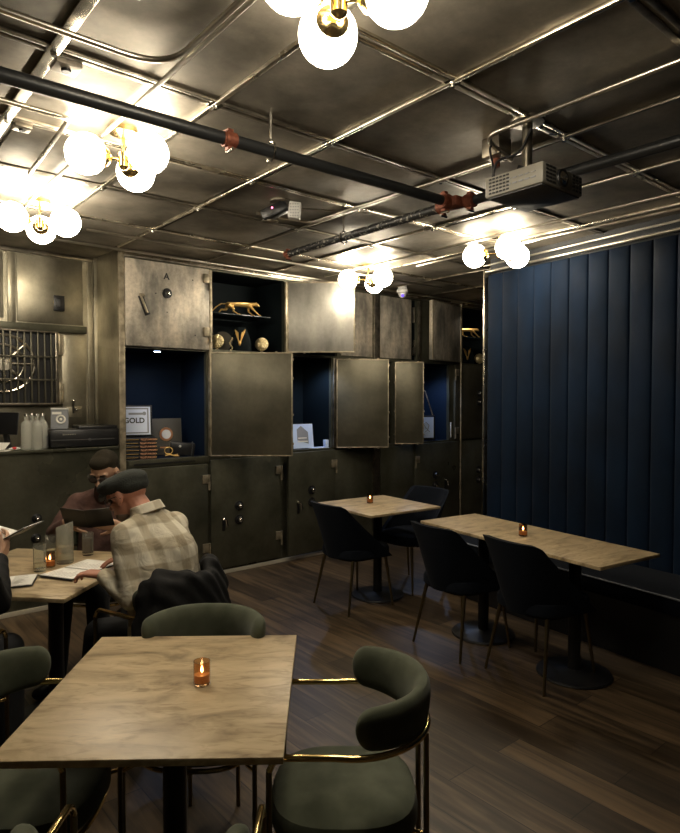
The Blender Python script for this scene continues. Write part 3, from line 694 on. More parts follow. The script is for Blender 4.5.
b = B(); b.box((0,0,.075),(.52,.32,.14),None,.012); b.box((.10,0,.155),(.30,.28,.03),None,.01); b.build('housing', M['black'], t)
b = B(); b.box((-.02,-.162,.062),(.48,.006,.006)); b.cyl((.03,-.16,.06),(.03,-.168,.06),.012,.012,12); b.build('drawer_seam', M['darkgrey'], t)
b = B()
for i,wd in enumerate((.014,.010,.012,.010,.012,.008)): b.box((-.165+i*.017,-.1625,.105),(wd,.004,.012 if i==0 else .008))
b.build('printed_marking', M['greyplastic'], t)
b = B(); b.box((-.30,-.02,.05),(.06,.22,.10),None,.01); b.build('paper_roll_cover', M['darkgrey'], t)
q = onshelf(65,yy=YV+.05); t = thing('picture_card','small black and white picture of a round lens standing on the black printer','picture',(q.x,q.y+.14,SH+.147),-.5)
b = B(); b.box((0,0,.082),(.13,.012,.165),Matrix.Rotation(-.08,4,'X')); b.build('card', M['greygrey'], t)
b = B(); b.box((0,-.004,.160),(.13,.012,.012)); b.box((0,-.004,.006),(.13,.012,.012)); b.build('white_border', M['paper'], t)
b = B(); b.tube([(.01+.03*math.cos(a),-.012,.075+.03*math.sin(a)) for a in [2*PI*k/24 for k in range(24)]],.008,6,True); b.sph((.01,-.01,.075),(.012,.006,.012)); b.box((-.02,-.010,.125),(.07,.004,.02)); b.build('lens_drawing', M['paper'], t)

# ------------------------------------------------------------------ niche contents
NB = 1.10
def puck(x, y, z, label):
    t = thing('puck_light', label, 'display light', (x,y,z))
    b = B(); b.cyl((0,0,-.012),(0,0,0),.034,.034,20); b.build('ring', M['white'], t)
    b = B(); b.cyl((0,0,-.014),(0,0,-.0122),.028,.028,20); b.build('lit_disc', M['led'], t)
puck(2.30,YV+.09,2.033,'round cool white puck light under the top of the certificate niche')
def pl(name, loc, e, c=(.45,.62,1), r=.03):
    l = bpy.data.lights.new(name,'SPOT'); l.energy = e; l.color = c; l.shadow_soft_size = r; l.spot_size = 2.6; l.spot_blend = .6
    o = bpy.data.objects.new(name,l); col.objects.link(o); o.location = loc; return o
pl('niche_spot',(2.30,YV+.06,2.01),4.5); pl('niche_spot',(3.90,YV+.0,2.01),14.); pl('niche_spot',(5.66,YV+.0,2.01),16.)
pl('niche_spot',(3.17,YV+.02,2.74),1.6,(1,.86,.66)); pl('niche_spot',(6.55,YV+.02,2.74),5.,(1,.86,.66))  # warm spots added without fixtures to brighten the gold in both top niches
# gold certificate frame
t = thing('framed_certificate','black-framed certificate reading GOLD standing on the stack of dark cases','picture frame',(2.115,YV+.15,NB+.19),math.radians(-14))
R_ = Matrix.Rotation(-.10,4,'X')
b = B(); b.box((0,0,.135),(.30,.014,.27),None,.003); b.build('frame', M['black'], t, mtx=R_)
b = B(); b.box((0,-.008,.135),(.27,.003,.24)); lm = b.build('certificate', plain('blue_white_paper',(.66,.72,.85),.6), t, mtx=R_)
b = B(); 
for (x0,x1,z0,z1) in ((-.12,.12,.025,.037),(-.12,.12,.233,.245),(-.12,-.108,.037,.233),(.108,.12,.037,.233)): b.bb(x0,x1,-.0105,-.0095,z0,z1)
b.box((.02,-.0102,.195),(.13,.001,.018)); b.cyl((.085,-.0095,.197),(.085,-.0106,.197),.016,.016,16); b.build('printed_border', M['greygrey'], lm, mtx=R_)
text_mesh('lettering','GOLD',.062,M['ink'],lm,R_ @ Matrix.Translation((0,-.0105,.135)) @ Matrix.Rotation(PI/2,4,'X'),bold=True)
case = None
for i in range(6):
    lab = 'dark case with coppery end, %s of the stack under the certificate' % ['lowest','second from the bottom','third from the bottom','third from the top','second from the top','topmost'][i]
    if case is None:
        case = t = thing('display_case',lab,'case',(2.13,YV+.15,NB),math.radians(-14),'stacked dark cases')
        b = B(); b.box((0,0,.015),(.31,.17,.028),None,.003); b.build('case_body', M['black'], t)
        b = B(); b.box((.085,-.0855,.015),(.13,.003,.018)); b.build('copper_plate', varied('mottled_copper',(.10,.04,.03),(.75,.42,.25),(.3,.4),.5,(60,60,60),2), t)
        b = B(); b.box((-.065,-.0855,.015),(.14,.002,.004)); b.sph((.158,-.03,.015),.005,8,6); b.sph((.153,-.086,.015),.005,8,6); b.build('gold_line', M['gold'], t)
    else:
        t = copy_tree(case); t['label'] = lab; t.location = (2.13+random.uniform(-.006,.006),YV+.15,NB+i*.0305)
t = thing('record_plaque','square olive board with a round silver and copper disc leaning in the niche','plaque',(2.455,YV+.30,NB),math.radians(-8))
R_ = Matrix.Rotation(-.12,4,'X')
b = B(); b.box((0,0,.17),(.33,.012,.33),None,.002); b.build('board', M['olive'], t, mtx=R_)
b = B(); b.cyl((.02,-.006,.19),(.02,-.013,.19),.062,.062,32); b.build('copper_disc', M['copper'], t, mtx=R_)
b = B(); b.cyl((.02,-.013,.19),(.02,-.016,.19),.042,.042,32); b.build('silver_disc', plain('silver_label',(.85,.82,.78),.4,.2), t, mtx=R_)
b = B(); b.box((.01,-.007,.07),(.10,.003,.014)); b.build('caption_plate', M['copper'], t, mtx=R_)
t = thing('clutch_bag','small black boxy clutch bag with a pale stud in the niche','bag',(2.545,YV+.13,NB),math.radians(-22))
b = B(); b.box((0,0,.065),(.22,.07,.12),Matrix.Rotation(.12,4,'Y'),.012); b.build('bag_body', M['black'], t)
b = B(); b.sph((-.02,-.037,.09),(.011,.004,.011),12,8); b.build('stud', M['white'], t)
b = B(); b.box((.085,-.002,.065),(.006,.075,.122),Matrix.Rotation(.12,4,'Y')); b.build('strap', M['darkgrey'], t)
b = B()
pts = [(-.10+.035*math.cos(a)-.02,-.05,.055+.03*math.sin(a)) for a in [2*PI*k/16 for k in range(16)]]
b.tube(pts,.004,6,True); b.tube([(-.15,-.06,.012),(-.11,-.055,.02),(-.07,-.06,.008),(-.03,-.06,.006)],.007,6); b.tube([(-.13,-.05,.03),(-.09,-.06,.012),(-.04,-.05,.02)],.005,6)
o = b.build('gold_chain', M['gold']); o.location=(2.545,YV+.13,NB); o.rotation_euler=(0,0,math.radians(-22)); tag(o,'gold chain necklace lying in front of the black clutch bag','jewellery')
# wall print niche (row 2, middle)
t = thing('photo_print','white print of a tall building standing in the dark niche','print',(3.94,YV+.06,NB+.0),math.radians(-6))
R_ = Matrix.Rotation(-.14,4,'X')
bp_ = plain('bluish_paper',(.60,.72,.95),.6)
b = B(); b.box((-.08,0,.13),(.24,.008,.25)); b.build('sheet', bp_, t, mtx=R_)
b = B(); b.prism([(-.15,.09),(-.02,.05),(-.02,.17),(-.10,.235),(-.15,.20)],-.0065,-.005); b.build('drawn_building', M['greygrey'], t, mtx=R_)
b = B(); b.box((-.09,-.0072,.075),(.12,.001,.012)); b.box((-.09,-.0072,.11),(.10,.001,.01)); b.build('drawn_lines', M['paper'], t, mtx=R_)
t = thing('print_stand','low white ledge with a small white block beside the building print','stand',(4.02,YV+.10,NB))
t.location = (4.07,YV+.055,NB)
b = B(); b.box((-.03,.0,.004),(.20,.10,.008)); b.box((.07,0,.045),(.045,.045,.075),None,.006); b.build('ledge', bp_, t)
# handbag niche
t = thing('hanging_print','small white picture tote hanging by a thin strap in the right niche','handbag',(5.69,YV+.07,NB),math.radians(-25))
b = B(); b.box((0,0,.16),(.25,.05,.30),None,.006); b.build('bag_body', M['black'], t)
b = B(); b.box((0,-.028,.165),(.20,.004,.25)); pg = b.build('white_panel', bp_, t)
b = B(); b.tube([(-.03,-.031,.10),(.02,-.031,.13),(.04,-.031,.19),(0,-.031,.23),(-.03,-.031,.20),(0,-.031,.16),(.05,-.031,.11)],.004,6); b.build('line_drawing', M['greygrey'], pg)
b = B(); b.tube([(-.06,0,.31),(-.02,0,.58),(-.10,0,.68)],.007,8); b.tube([(.10,0,.31),(0,0,.60),(-.10,0,.68)],.007,8); b.build('strap', M['edge'], t)

def panther(loc, rot, sc, label):
    def q(p): return V(p)
    sh = []
    sh += [('h',[((.14,0,.115),.028),((.05,0,.118),.024)]), ('h',[((.05,0,.118),.024),((-.08,0,.112),.026)])]
    sh += [('c',(.14,0,.118),.022,(.20,0,.125),.019), ('e',(.225,0,.12),(.026,.019,.019)), ('c',(.235,0,.115),.012,(.253,0,.108),.009)]
    sh += [('c',(.22,.012,.138),.006,(.218,.014,.146),.004), ('c',(.22,-.012,.138),.006,(.218,-.014,.146),.004)]
    for yy,(a,bq,c) in ((-.018,((.15,0,.10),(.20,0,.055),(.245,0,.012))),(.018,((.14,0,.10),(.14,0,.05),(.185,0,.012)))):
        a,bq,c=[V((p[0],yy,p[2])) for p in (a,bq,c)]
        sh += [('c',a,.016,bq,.010),('c',bq,.010,c,.007),('c',c,.008,c+V((.02,0,-.002)),.007)]
    for yy,(a,bq,h,c) in ((-.018,((-.07,0,.10),(-.02,0,.065),(-.03,0,.045),(.03,0,.012))),(.018,((-.08,0,.10),(-.10,0,.06),(-.15,0,.06),(-.185,0,.012)))):
        a,bq,h,c=[V((p[0],yy,p[2])) for p in (a,bq,h,c)]
        sh += [('c',a,.024,bq,.014),('c',bq,.013,h,.009),('c',h,.009,c,.006),('c',c,.007,c+V((.022,0,-.002)),.006)]
    tl = [V(p) for p in ((-.09,0,.118),(-.15,0,.118),(-.20,0,.085),(-.24,0,.045),(-.275,0,.03))]
    for a,c in zip(tl,tl[1:]): sh.append(('c',a,.008,c,.006))
    o = blob('panther_statue', sh, M['gold'], None, .005, 2)
    o.location = loc; o.rotation_euler=(0,0,rot); o.scale=(sc,)*3
    return tag(o,label,'statue','gold panther statues')
SZ = 2.41
for (xa,xb,n) in ((2.78,3.57,0),(6.24,7.05,1)):
    b = B(); b.bb(xa+.002,xb-.12,YV+.06,YV+.44,SZ-.012,SZ-.002,.001); o = b.build('glass_shelf', plain('dark_glass_shelf',(.03,.04,.045),.15), None)
    tag(o,'thin dark glass shelf under the %s gold panther' % ('nearer' if n==0 else 'farther'),'shelf')
panther((3.12,YV+.16,SZ-.002),math.radians(-22),.90,'gold prowling panther statue on the shelf of the left top niche')
panther((6.52,YV+.16,SZ-.002),math.radians(-28),.84,'gold prowling panther statue in the far right top niche')
def shell(x,y,z,r,label,name='gold_shell'):
    t = thing(name,label,'ornament',(x,y,z),ROT)
    b = B()
    n = 36
    b.lathe([(0,-.01),(r*.6,-.008),(r,0),(r*.95,.006),(r*.5,.02),(0,.028)],(0,0,r+.018),n,Matrix.Rotation(PI/2-.15,4,'X'))
    for v in b.bm.verts:
        a = math.atan2(v.co.z-r-.018, v.co.x); v.co.y -= .004*math.cos(a*18)
    b.build('disc', M['goldpale'], t)
    b = B(); b.lathe([(0,0),(r*.55,0),(r*.5,.006),(.012,.012),(.01,.03),(0,.03)]); b.build('foot', M['brassdark'], t)
shell(2.885,YV+.10,2.06,.066,'round pale gold shell ornament at the left of the top left niche')
shell(3.375,YV+.10,2.06,.066,'round pale gold shell ornament right of the necklace in the top left niche')
shell(6.80,YV+.12,2.06,.066,'round pale gold shell ornament in the far right top niche')
shell(6.36,YV+.12,2.06,.05,'small pale shell ornament at the left of the far right top niche')
def bust(x,y,z,label,glab):
    t = thing('necklace_bust',label,'display bust',(x,y,z),ROT)
    b = B(); rings=[]
    for i in range(9):
        v=i/8; wx=.10-.055*v+.02*math.sin(v*PI); wy=.045-.015*v
        rings.append([(wx*math.cos(a),wy*math.sin(a)-.02*math.sin(v*2.4),.01+.22*v) for a in [2*PI*k/20 for k in range(20)]])
    b.sweep(rings); b.build('bust_form', M['nichedark'], t)
    o = B(); 
    for sg in (-1,1):
        for k in range(3):
            w=.045-.012*k; o.tube([(sg*w,-.048,.205-.01*k),(sg*w*.75,-.066,.16),(sg*.010,-.074,.10-.012*k)],.006-.001*k,6)
    o.sph((0,-.076,.078),(.012,.008,.026),12,8)
    ob = o.build('gold_necklace', M['gold']); ob.location=(x,y,z); ob.rotation_euler=(0,0,ROT); tag(ob,glab,'jewellery','gold V-shaped necklaces')
bust(3.16,YV+.13,2.06,'black necklace bust between the two shells in the top left niche','gold V-shaped necklace on the black bust in the top left niche')
bust(6.58,YV+.16,2.06,'black necklace bust in the far right top niche','gold V-shaped necklace on the black bust in the far right top niche')
t = thing('ornament_plate','dark olive round plate standing behind the left shell in the top niche','ornament',(3.0,YV+.20,2.06),ROT)
b = B(); b.lathe([(0,0),(.09,0),(.095,.008),(.08,.012),(0,.012)],(0,0,.095),32,Matrix.Rotation(PI/2-.1,4,'X')); b.build('plate', M['olive'], t)
b = B()
for k in range(9): b.sph((.085+.012*math.sin(k),-.03,.012+k*.014),.008,8,6)
b.build('bead_strand', M['goldpale'], t)

# ------------------------------------------------------------------ tables
def table(name, label, loc, rot, w, l, feet, thick=.020, tmat='stone'):
    t = thing(name, label, 'table', loc, rot)
    b = B(); b.box((0,0,.75-thick/2),(w,l,thick),None,.003); b.build('tabletop', M[tmat], t)
    for (fx,fy) in feet:
        b = B(); b.lathe([(0,0),(.21,0),(.215,.006),(.21,.016),(.06,.03),(.045,.036),(0,.036)],(fx,fy,0),40); b.build('base_plate', M['blackmetal'], t)
        b = B(); b.cyl((fx,fy,.03),(fx,fy,.70),.036,.036,24); b.box((fx,fy,.711),(.32,.32,.022),None,.003); b.build('pedestal', M['blackmetal'], t)
    return t
T1 = W(-.503,1.888); table('cafe_table','large-looking beige stone-topped table nearest the viewer with one candle',T1,ROT+math.radians(1.6),.71,.79,((0,0),))
T2 = W(-1.534,3.166); table('cafe_table','beige stone-topped table at left where people read menus',T2,ROT+math.radians(-8),.80,.82,((.10,0),))
table('cafe_table','small square stone-topped table at the back near the lockers',(3.537,3.736,0),math.radians(-5),.71,.735,((0,0),))
table('cafe_table','long beige stone-topped table beside the navy banquette',(3.459,2.286,0),math.radians(-8.1),0.53,1.455,((0,-.37),(0,.37)))
def votive(loc, label, sc=1.):
    t = thing('votive_candle',label,'candle',loc); t.scale=(sc,)*3
    b = B(); b.lathe([(0,0),(.024,0),(.0265,.004),(.0265,.075),(.0245,.075),(.0245,.010),(0,.008)],seg=28); b.build('glass_cup', M['amberglass'], t)
    b = B(); b.cyl((0,0,.0105),(0,0,.034),.0235,.0235,24); b.build('wax', M['wax'], t)
    b = B(); b.lathe([(0,0),(.0045,.006),(.004,.012),(.0015,.02),(0,.024)],(0,0,.038),12); b.build('flame', M['flame'], t)
    return t
TZ = .7505
def ontable(x,y): p = px(x,y,.75); p.z = TZ; return p
p = ontable(202,684); votive(p,'lit candle in amber glass on the nearest table',.95)
p = ontable(370,503); votive(p,'lit candle in amber glass on the small square table',1.)
p = ontable(523,536); votive(p,'lit candle in amber glass on the long table')
p = ontable(50,567); votive(p,'lit candle in amber glass among the drinking glasses')
def tumbler(x,y,h,r,label,water=.5,name='drinking_glass'):
    p = ontable(x,y); t = thing(name,label,'glass',p,0,'water glasses on the left table')
    b = B(); b.lathe([(0,0),(r*.93,0),(r,.006),(r*1.04,h),(r*1.04-.002,h),(r-.003,.014),(0,.012)],seg=28); b.build('glass_body', M['glass'], t)
    if water: b = B(); b.lathe([(0,.0125),(r-.004,.0145),(r-.0015,h*water),(0,h*water)],seg=28); b.build('water', M['water'], t)
tumbler(40,571,.135,.030,'tall clear glass nearest the left menu',.3)
tumbler(51,561,.135,.030,'clear glass behind the candle on the left table',.45)
tumbler(88,555,.125,.029,'clear glass of water right of the carafe',.75)
p = ontable(65,563); FG = plain('pale_thick_glass', (.80,.80,.72), .10, trans=.80); FG.node_tree.nodes['Principled BSDF'].inputs['IOR'].default_value = 1.2
t = thing('glass_carafe','tall clear glass carafe on the left table','carafe',p,ROT)
b = B(); b.lathe([(0,0),(.040,0),(.043,.006),(.043,.20),(.040,.204),(.0405,.196),(.0405,.012),(0,.010)],seg=28)
for v in b.bm.verts:
    if v.co.z > .15: v.co.z += .014*v.co.x/.04
b.build('glass_body', FG, t)
b = B(); b.lathe([(0,.0105),(.0395,.0125),(.0395,.09),(0,.09)],seg=28); b.build('water', M['water'], t)
PL = plain('pale_grey_print', (.50,.48,.44), .7)
def open_menu(name, label, c, xdir, n, w=.21, h=.29, fold=.12, stand=False, cat='menu', lines=True):
    """two leaves; c centre of the spine, xdir along the leaves, n up/out of the pages"""
    xd = V(xdir).normalized(); n = V(n).normalized(); yd = n.cross(xd).normalized()
    m = Matrix((( xd.x,yd.x,n.x,c[0]),(xd.y,yd.y,n.y,c[1]),(xd.z,yd.z,n.z,c[2]),(0,0,0,1)))
    t = bpy.data.objects.new(name, None); col.objects.link(t); t.matrix_world = m; tag(t,label,cat)
    for sg in (-1,1):
        R = Matrix.Rotation(-sg*fold,4,'Y')
        b = B(); b.box((sg*w/2,0,.002),(w,h,.004),None,.001); cv = b.build('cover', M['black'], t, mtx=R)
        b = B(); b.box((sg*w/2,0,.0055),(w-.012,h-.012,.003)); b.build('page', M['paper'], t, mtx=R)
        if lines:
            b = B()
            for k in range(9):
                ln = random.uniform(.5,.9)*(w-.06); b.box((sg*w/2-(w-.06-ln)/2, h*.38-k*h*.085, .0073),(ln,.004,.0006))
            b.build('printed_lines', PL, t, mtx=R)
    return t
# menu before the man in the cap: flat on the table
pA = ontable(80,571)
sd = W(1,0)-W(0,0); dd = W(0,1)-W(0,0)
open_menu('open_menu','open menu lying flat under the hand of the person in the flat cap',(pA.x,pA.y,TZ+.003),(sd*.35+dd*.93),(0,0,1),.165,.21,.02)
pB = ontable(14,584)
open_menu('open_menu','open menu lying flat at the left edge of the left table',(pB.x-.03,pB.y+.03,TZ+.003),(sd*.95+dd*.3),(0,0,1),.13,.19,.02)

# ------------------------------------------------------------------ green barrel chairs (face +y)
def green_chair_parts(t):
    b = B(); rings = []
    for (k,z) in ((.80,.405),(.94,.412),(1.,.43),(1.,.462),(.965,.482),(.85,.492),(.6,.497),(.3,.499)):
        r = []
        for j in range(40):
            a = 2*PI*j/40; cx, sx = math.cos(a), math.sin(a); e = .72
            r.append((.238*k*math.copysign(abs(cx)**e,cx), .01+.245*k*math.copysign(abs(sx)**e,sx), z))
        rings.append(r)
    b.sweep(rings); b.build('seat', M['green'], t)
    b = B(); rings = []; n = 36
    for i in range(n+1):
        u = math.sin((-1+2*i/n)*PI/2); a = -PI/2 + u*math.radians(88); R = .232
        end = min(1,(1-abs(u))/.14); k = max(.06, math.sqrt(max(0,1-(1-end)**2)))
        hh = (.074-.018*abs(u)**2)*k; th = .032*k; zc = .738+.012*abs(u)
        c = V((R*math.cos(a)*1.0, -.015+R*math.sin(a), zc)); o = V((math.cos(a),math.sin(a),0))
        ring = []
        for j in range(20):
            q = 2*PI*j/20; cq, sq = math.cos(q), math.sin(q)
            ring.append(c + o*(th*math.copysign(abs(cq)**.8,cq)+.012*sq*k) + V((0,0,hh*math.copysign(abs(sq)**.8,sq))))
        rings.append(ring)
    b.sweep(rings); b.build('backrest', M['green'], t)
    # brass rail: from the front legs, back along the arms and round behind the backrest
    zr = .685
    rail = [V((-.252,.235,zr-.035)),V((-.252,.222,zr-.012)),V((-.252,.20,zr)),V((-.252,.05,zr))] + arc((0,-.015,zr),.258,PI,2*PI,24) + [V((.252,.05,zr)),V((.252,.20,zr)),V((.252,.222,zr-.012)),V((.252,.235,zr-.035))]
    b = B(); b.tube(rail,.0095,10); b.build('arm_rail', M['brass'], t)
    for sg in (-1,1):
        b = B(); b.tube([(sg*.252,.235,zr-.033),(sg*.252,.238,0)],.0095,10); b.build('leg', M['brassdark'], t)
        b = B(); a = -PI/2+sg*.42; x,y = .262*math.cos(a), -.015+.262*math.sin(a); b.tube([(x,y,zr),(x*1.02,y*1.02,0)],.0095,10); b.build('leg', M['brassdark'], t)
    b = B(); loop = [(.225*math.copysign(abs(math.cos(a))**.7,math.cos(a)),.01+.225*math.copysign(abs(math.sin(a))**.7,math.sin(a)),.395) for a in [2*PI*k/32 for k in range(32)]]
    b.tube(loop,.009,8,True)
    for sg in (-1,1):
        b.cyl((sg*.215,.19,.395),(sg*.252,.235,.395),.007); a = -PI/2+sg*.42; b.cyl((.20*math.cos(a),.20*math.sin(a),.395),(.262*math.cos(a),-.015+.262*math.sin(a),.395),.007)
    b.build('seat_frame', M['brass'], t)
gproto = None
def shrink_chair():
    for ch in kids(gproto):
        ch.data.transform(Matrix.Diagonal((.875,.87,1,1)))
def green_chair(s, d, face, label):
    """face = direction the sitter looks, degrees from +s axis"""
    global gproto
    rz = ROT + math.radians(face) - PI/2
    if gproto is None:
        gproto = thing('barrel_chair',label,'chair',W(s,d),rz,'green barrel chairs'); green_chair_parts(gproto); shrink_chair(); return gproto
    c = copy_tree(gproto); c.location = W(s,d); c.rotation_euler=(0,0,rz); c['label']=label; return c
green_chair(.02,1.83,180,'green velvet barrel chair with brass rail right of the nearest table')
green_chair(-.50,2.235,-90,'green velvet barrel chair behind the far side of the nearest table')
green_chair(-.925,1.83,0,'green velvet barrel chair at the left side of the nearest table')
green_chair(-.40,1.235,90,'green velvet barrel chair closest to the viewer, only its back tips showing')
green_chair(-.80,2.86,150,'green barrel chair with black coat under the person in the plaid shirt')
green_chair(-1.47,3.88,-90,'green barrel chair under the person in the rust sweater')
green_chair(-1.58,2.33,90,'green barrel chair under the person in black at the left edge')

# ------------------------------------------------------------------ navy side chairs (face +y)
def navy_parts(t):
    b = B(); rings = []
    for (k,z) in ((.75,.385),(.93,.392),(1.,.41),(1.,.45),(.96,.47),(.8,.482),(.4,.486)):
        r=[]
        for j in range(36):
            a=2*PI*j/36; cx,sx=math.cos(a),math.sin(a); e=.6
            r.append((.225*k*math.copysign(abs(cx)**e,cx), .03+.235*k*math.copysign(abs(sx)**e,sx), z))
        rings.append(r)
    b.sweep(rings); b.build('seat', M['chairnavy'], t)
    nu, nv = 24, 16; outer=[]; inner=[]
    def P(u,v,off):
        w = .235-.035*abs(v-.35)**1.2-.012*v
        wrap = .33*(1-v)**1.1+.07
        x = w*math.sin(u*PI/2*.98); y = -.20-.10*v+wrap*(1-math.cos(u*PI/2))*1.0
        z = .40+.42*v
        if v<.15: z -= 0; 
        nx, ny = math.sin(u*PI/2), -math.cos(u*PI/2)
        top = -.03*max(0,(abs(u)-.6)/.4)**2*v
        return V((x+nx*off, y+ny*off, z+top))
    b = B(); bm = b.bm
    O = [[bm.verts.new(P(-1+2*i/nu,j/nv,.018)) for i in range(nu+1)] for j in range(nv+1)]
    I = [[bm.verts.new(P(-1+2*i/nu,j/nv,-.018)) for i in range(nu+1)] for j in range(nv+1)]
    for j in range(nv):
        for i in range(nu):
            bm.faces.new((O[j][i],O[j][i+1],O[j+1][i+1],O[j+1][i])); bm.faces.new((I[j][i+1],I[j][i],I[j+1][i],I[j+1][i+1]))
        bm.faces.new((O[j][0],O[j+1][0],I[j+1][0],I[j][0])); bm.faces.new((O[j+1][nu],O[j][nu],I[j][nu],I[j+1][nu]))
    for i in range(nu):
        bm.faces.new((O[nv][i],O[nv][i+1],I[nv][i+1],I[nv][i])); bm.faces.new((O[0][i+1],O[0][i],I[0][i],I[0][i+1]))
    o = b.build('backrest', M['chairnavy'], t)
    for sx in (-1,1):
        for y0,y1 in ((.19,.23),(-.14,-.22)):
            b = B(); b.cyl((sx*.17,y0,.395),(sx*.215,y1,0),.013,.008,12); b.build('leg', M['brassdark'], t)
nproto = None
def navy_chair(x,y,rz,label):
    global nproto
    if nproto is None:
        nproto = thing('side_chair',label,'chair',(x,y,0),rz,'navy side chairs'); navy_parts(nproto); return
    c = copy_tree(nproto); c.location=(x,y,0); c.rotation_euler=(0,0,rz); c['label']=label
navy_chair(3.235,3.70,-PI/2-.02,'navy side chair left of the small square table')
navy_chair(3.96,3.76,PI/2+.05,'navy side chair on the far side of the small square table')
navy_chair(3.24,2.63,-PI/2-.10,'navy side chair at the far end of the long table')
navy_chair(3.26,2.06,-PI/2-.12,'navy side chair at the near end of the long table')

# ------------------------------------------------------------------ navy banquette
t = thing('banquette','tall navy channel-tufted banquette filling the right wall','banquette',(4.55,3.41,0),math.radians(-96.5))
L_ = 5.6; cw = .166; n = int(L_/cw)
for i in range(n):
    b = B(); rings=[]
    for z in (.40,2.60,2.675,2.69):
        k = 1 if z<2.65 else (.8 if z<2.68 else .3)
        rings.append([(i*cw+cw*.5+cw*.497*math.cos(a), .005-.020*k*math.sin(a)**.8 if math.sin(a)>1e-6 else .005, z) for a in [PI*j/12 for j in range(13)]]+[(i*cw+.001,.05,z),(i*cw+cw-.001,.05,z)][::1])
    # keep a simple loop order
    rings=[[r[j] for j in range(13)]+[r[13],r[14]] for r in rings]
    b.sweep(rings); b.build('back_channel', M['navy'], t)
b = B(); b.box((L_/2-.01,-.265,.405),(L_-.02,.53,.11),None,.02); b.build('seat_cushion', M['chairnavy'], t)
b = B(); b.tube([(0.0,-.532,.458),(L_-.03,-.532,.458)],.006,8); b.build('seat_piping', plain('grey_piping',(.16,.17,.19),.5), t)
b = B(); b.bb(0,L_-.03,-.49,.05,0,.35); b.build('base', M['black'], t)
# partition wall behind it + trims
RB = Matrix.Translation((4.55,3.41,0)) @ Matrix.Rotation(math.radians(-96.5),4,'Z')
b = B(); b.bb(-.02,L_-.1,.052,.14,0,CEIL); struct(b.build('wall_banquette', plain('dark_partition',(.03,.032,.035),.5,.3), mtx=RB))
b = B(); b.bb(-.03,-.012,-.03,.05,0,2.74,.002); trim_o = struct(b.build('trim_30', M['strip'], mtx=RB))
pipe_thing('conduit','steel conduit running along the top edge of the navy banquette wall','conduit',[RB@V((.0,-.03,2.715)),RB@V((L_-.3,-.03,2.715))],.011,M['conduit'],G)
pipe_thing('conduit','second steel conduit just above the one on the banquette wall','conduit',[RB@V((.0,-.05,2.765)),RB@V((L_-.3,-.05,2.765))],.008,M['conduit'],G)

# ------------------------------------------------------------------ people
def Rm(fwd, pitch=0., roll=0.):
    """head/hand frame: y = forward, pitched down by pitch"""
    f = V(fwd).normalized(); az = math.atan2(f.y,f.x)-PI/2
    return Matrix.Rotation(az,3,'Z') @ Matrix.Rotation(-pitch,3,'X') @ Matrix.Rotation(roll,3,'Y')
def head_shapes(c, R, neck_to, neck_r=.055):
    q = lambda p: V(c) + R @ V(p)
    sh = [('e',q((0,-.012,.032)),(.074,.094,.088),R), ('e',q((0,.022,-.040)),(.060,.070,.070),R), ('e',q((0,.052,-.088)),(.032,.030,.024),R),
          ('c',q((0,.090,.008)),.008,q((0,.108,-.024)),.013), ('c',q((-.013,.098,-.030)),.008,q((.013,.098,-.030)),.008),
          ('c',q((-.045,.070,.027)),.012,q((.045,.070,.027)),.012), ('e',q((.036,.058,-.022)),(.022,.022,.018),R), ('e',q((-.036,.058,-.022)),(.022,.022,.018),R),
          ('c',q((-.02,.084,-.056)),.009,q((.02,.084,-.056)),.009)]
    for sg in (-1,1): sh += [('e',q((sg*.078,-.006,-.002)),(.010,.020,.031),R), ('e',q((sg*.075,.004,-.026)),(.009,.010,.012),R)]
    sh += [('c',q((0,-.030,-.045)),neck_r,V(neck_to),neck_r*1.05)]
    return sh
def face_bits(o, c, R, skin):
    q = lambda p: V(c) + R @ V(p)
    for sg in (-1,1):
        b = B(); b.sph(q((sg*.031,.077,.006)),.0115,14,10); b.build('eye', M['eye'], o)
        b = B(); b.tube([q((sg*.014,.088,.030)),q((sg*.032,.087,.034)),q((sg*.050,.074,.029))],.004,6); b.build('eyebrow', M['hair'], o)
    b = B(); b.sph(q((0,.094,-.058)),(.021,.006,.007),14,8,R.to_4x4()); b.build('mouth', M['lip'], o)
def glasses(parent, c, R, hw=.026, hh=.019, mat='black', lens=True, r=.0032, up=0.):
    q = lambda p: V(c) + R @ V(p)
    t = B()
    for sg in (-1,1):
        pts=[]
        for k in range(24):
            a=2*PI*k/24; ca,sa=math.cos(a),math.sin(a)
            pts.append(q((sg*.033+hw*math.copysign(abs(ca)**.7,ca), .100-.010*abs(sg*.033+hw*ca)/.06, .006+up+hh*math.copysign(abs(sa)**.7,sa))))
        t.tube(pts,r,6,True)
        t.tube([q((sg*.060,.088,.012+up)),q((sg*.080,.06,.012+up)),q((sg*.086,.0,.008+up)),q((sg*.084,-.02,-.01))],r*.85,6)
    t.tube([q((-.008,.099,.010+up)),q((0,.103,.012+up)),q((.008,.099,.010+up))],r,6)
    g = t.build('glasses', M[mat], parent)
    if lens:
        for sg in (-1,1):
            b = B(); b.sph(q((sg*.033,.096,.006+up)),(hw*.95,.0012,hh*.95),16,8,R.to_4x4()); b.build('lens', plain('smoky_lens',(.06,.055,.05),.1,spec=.6), g)
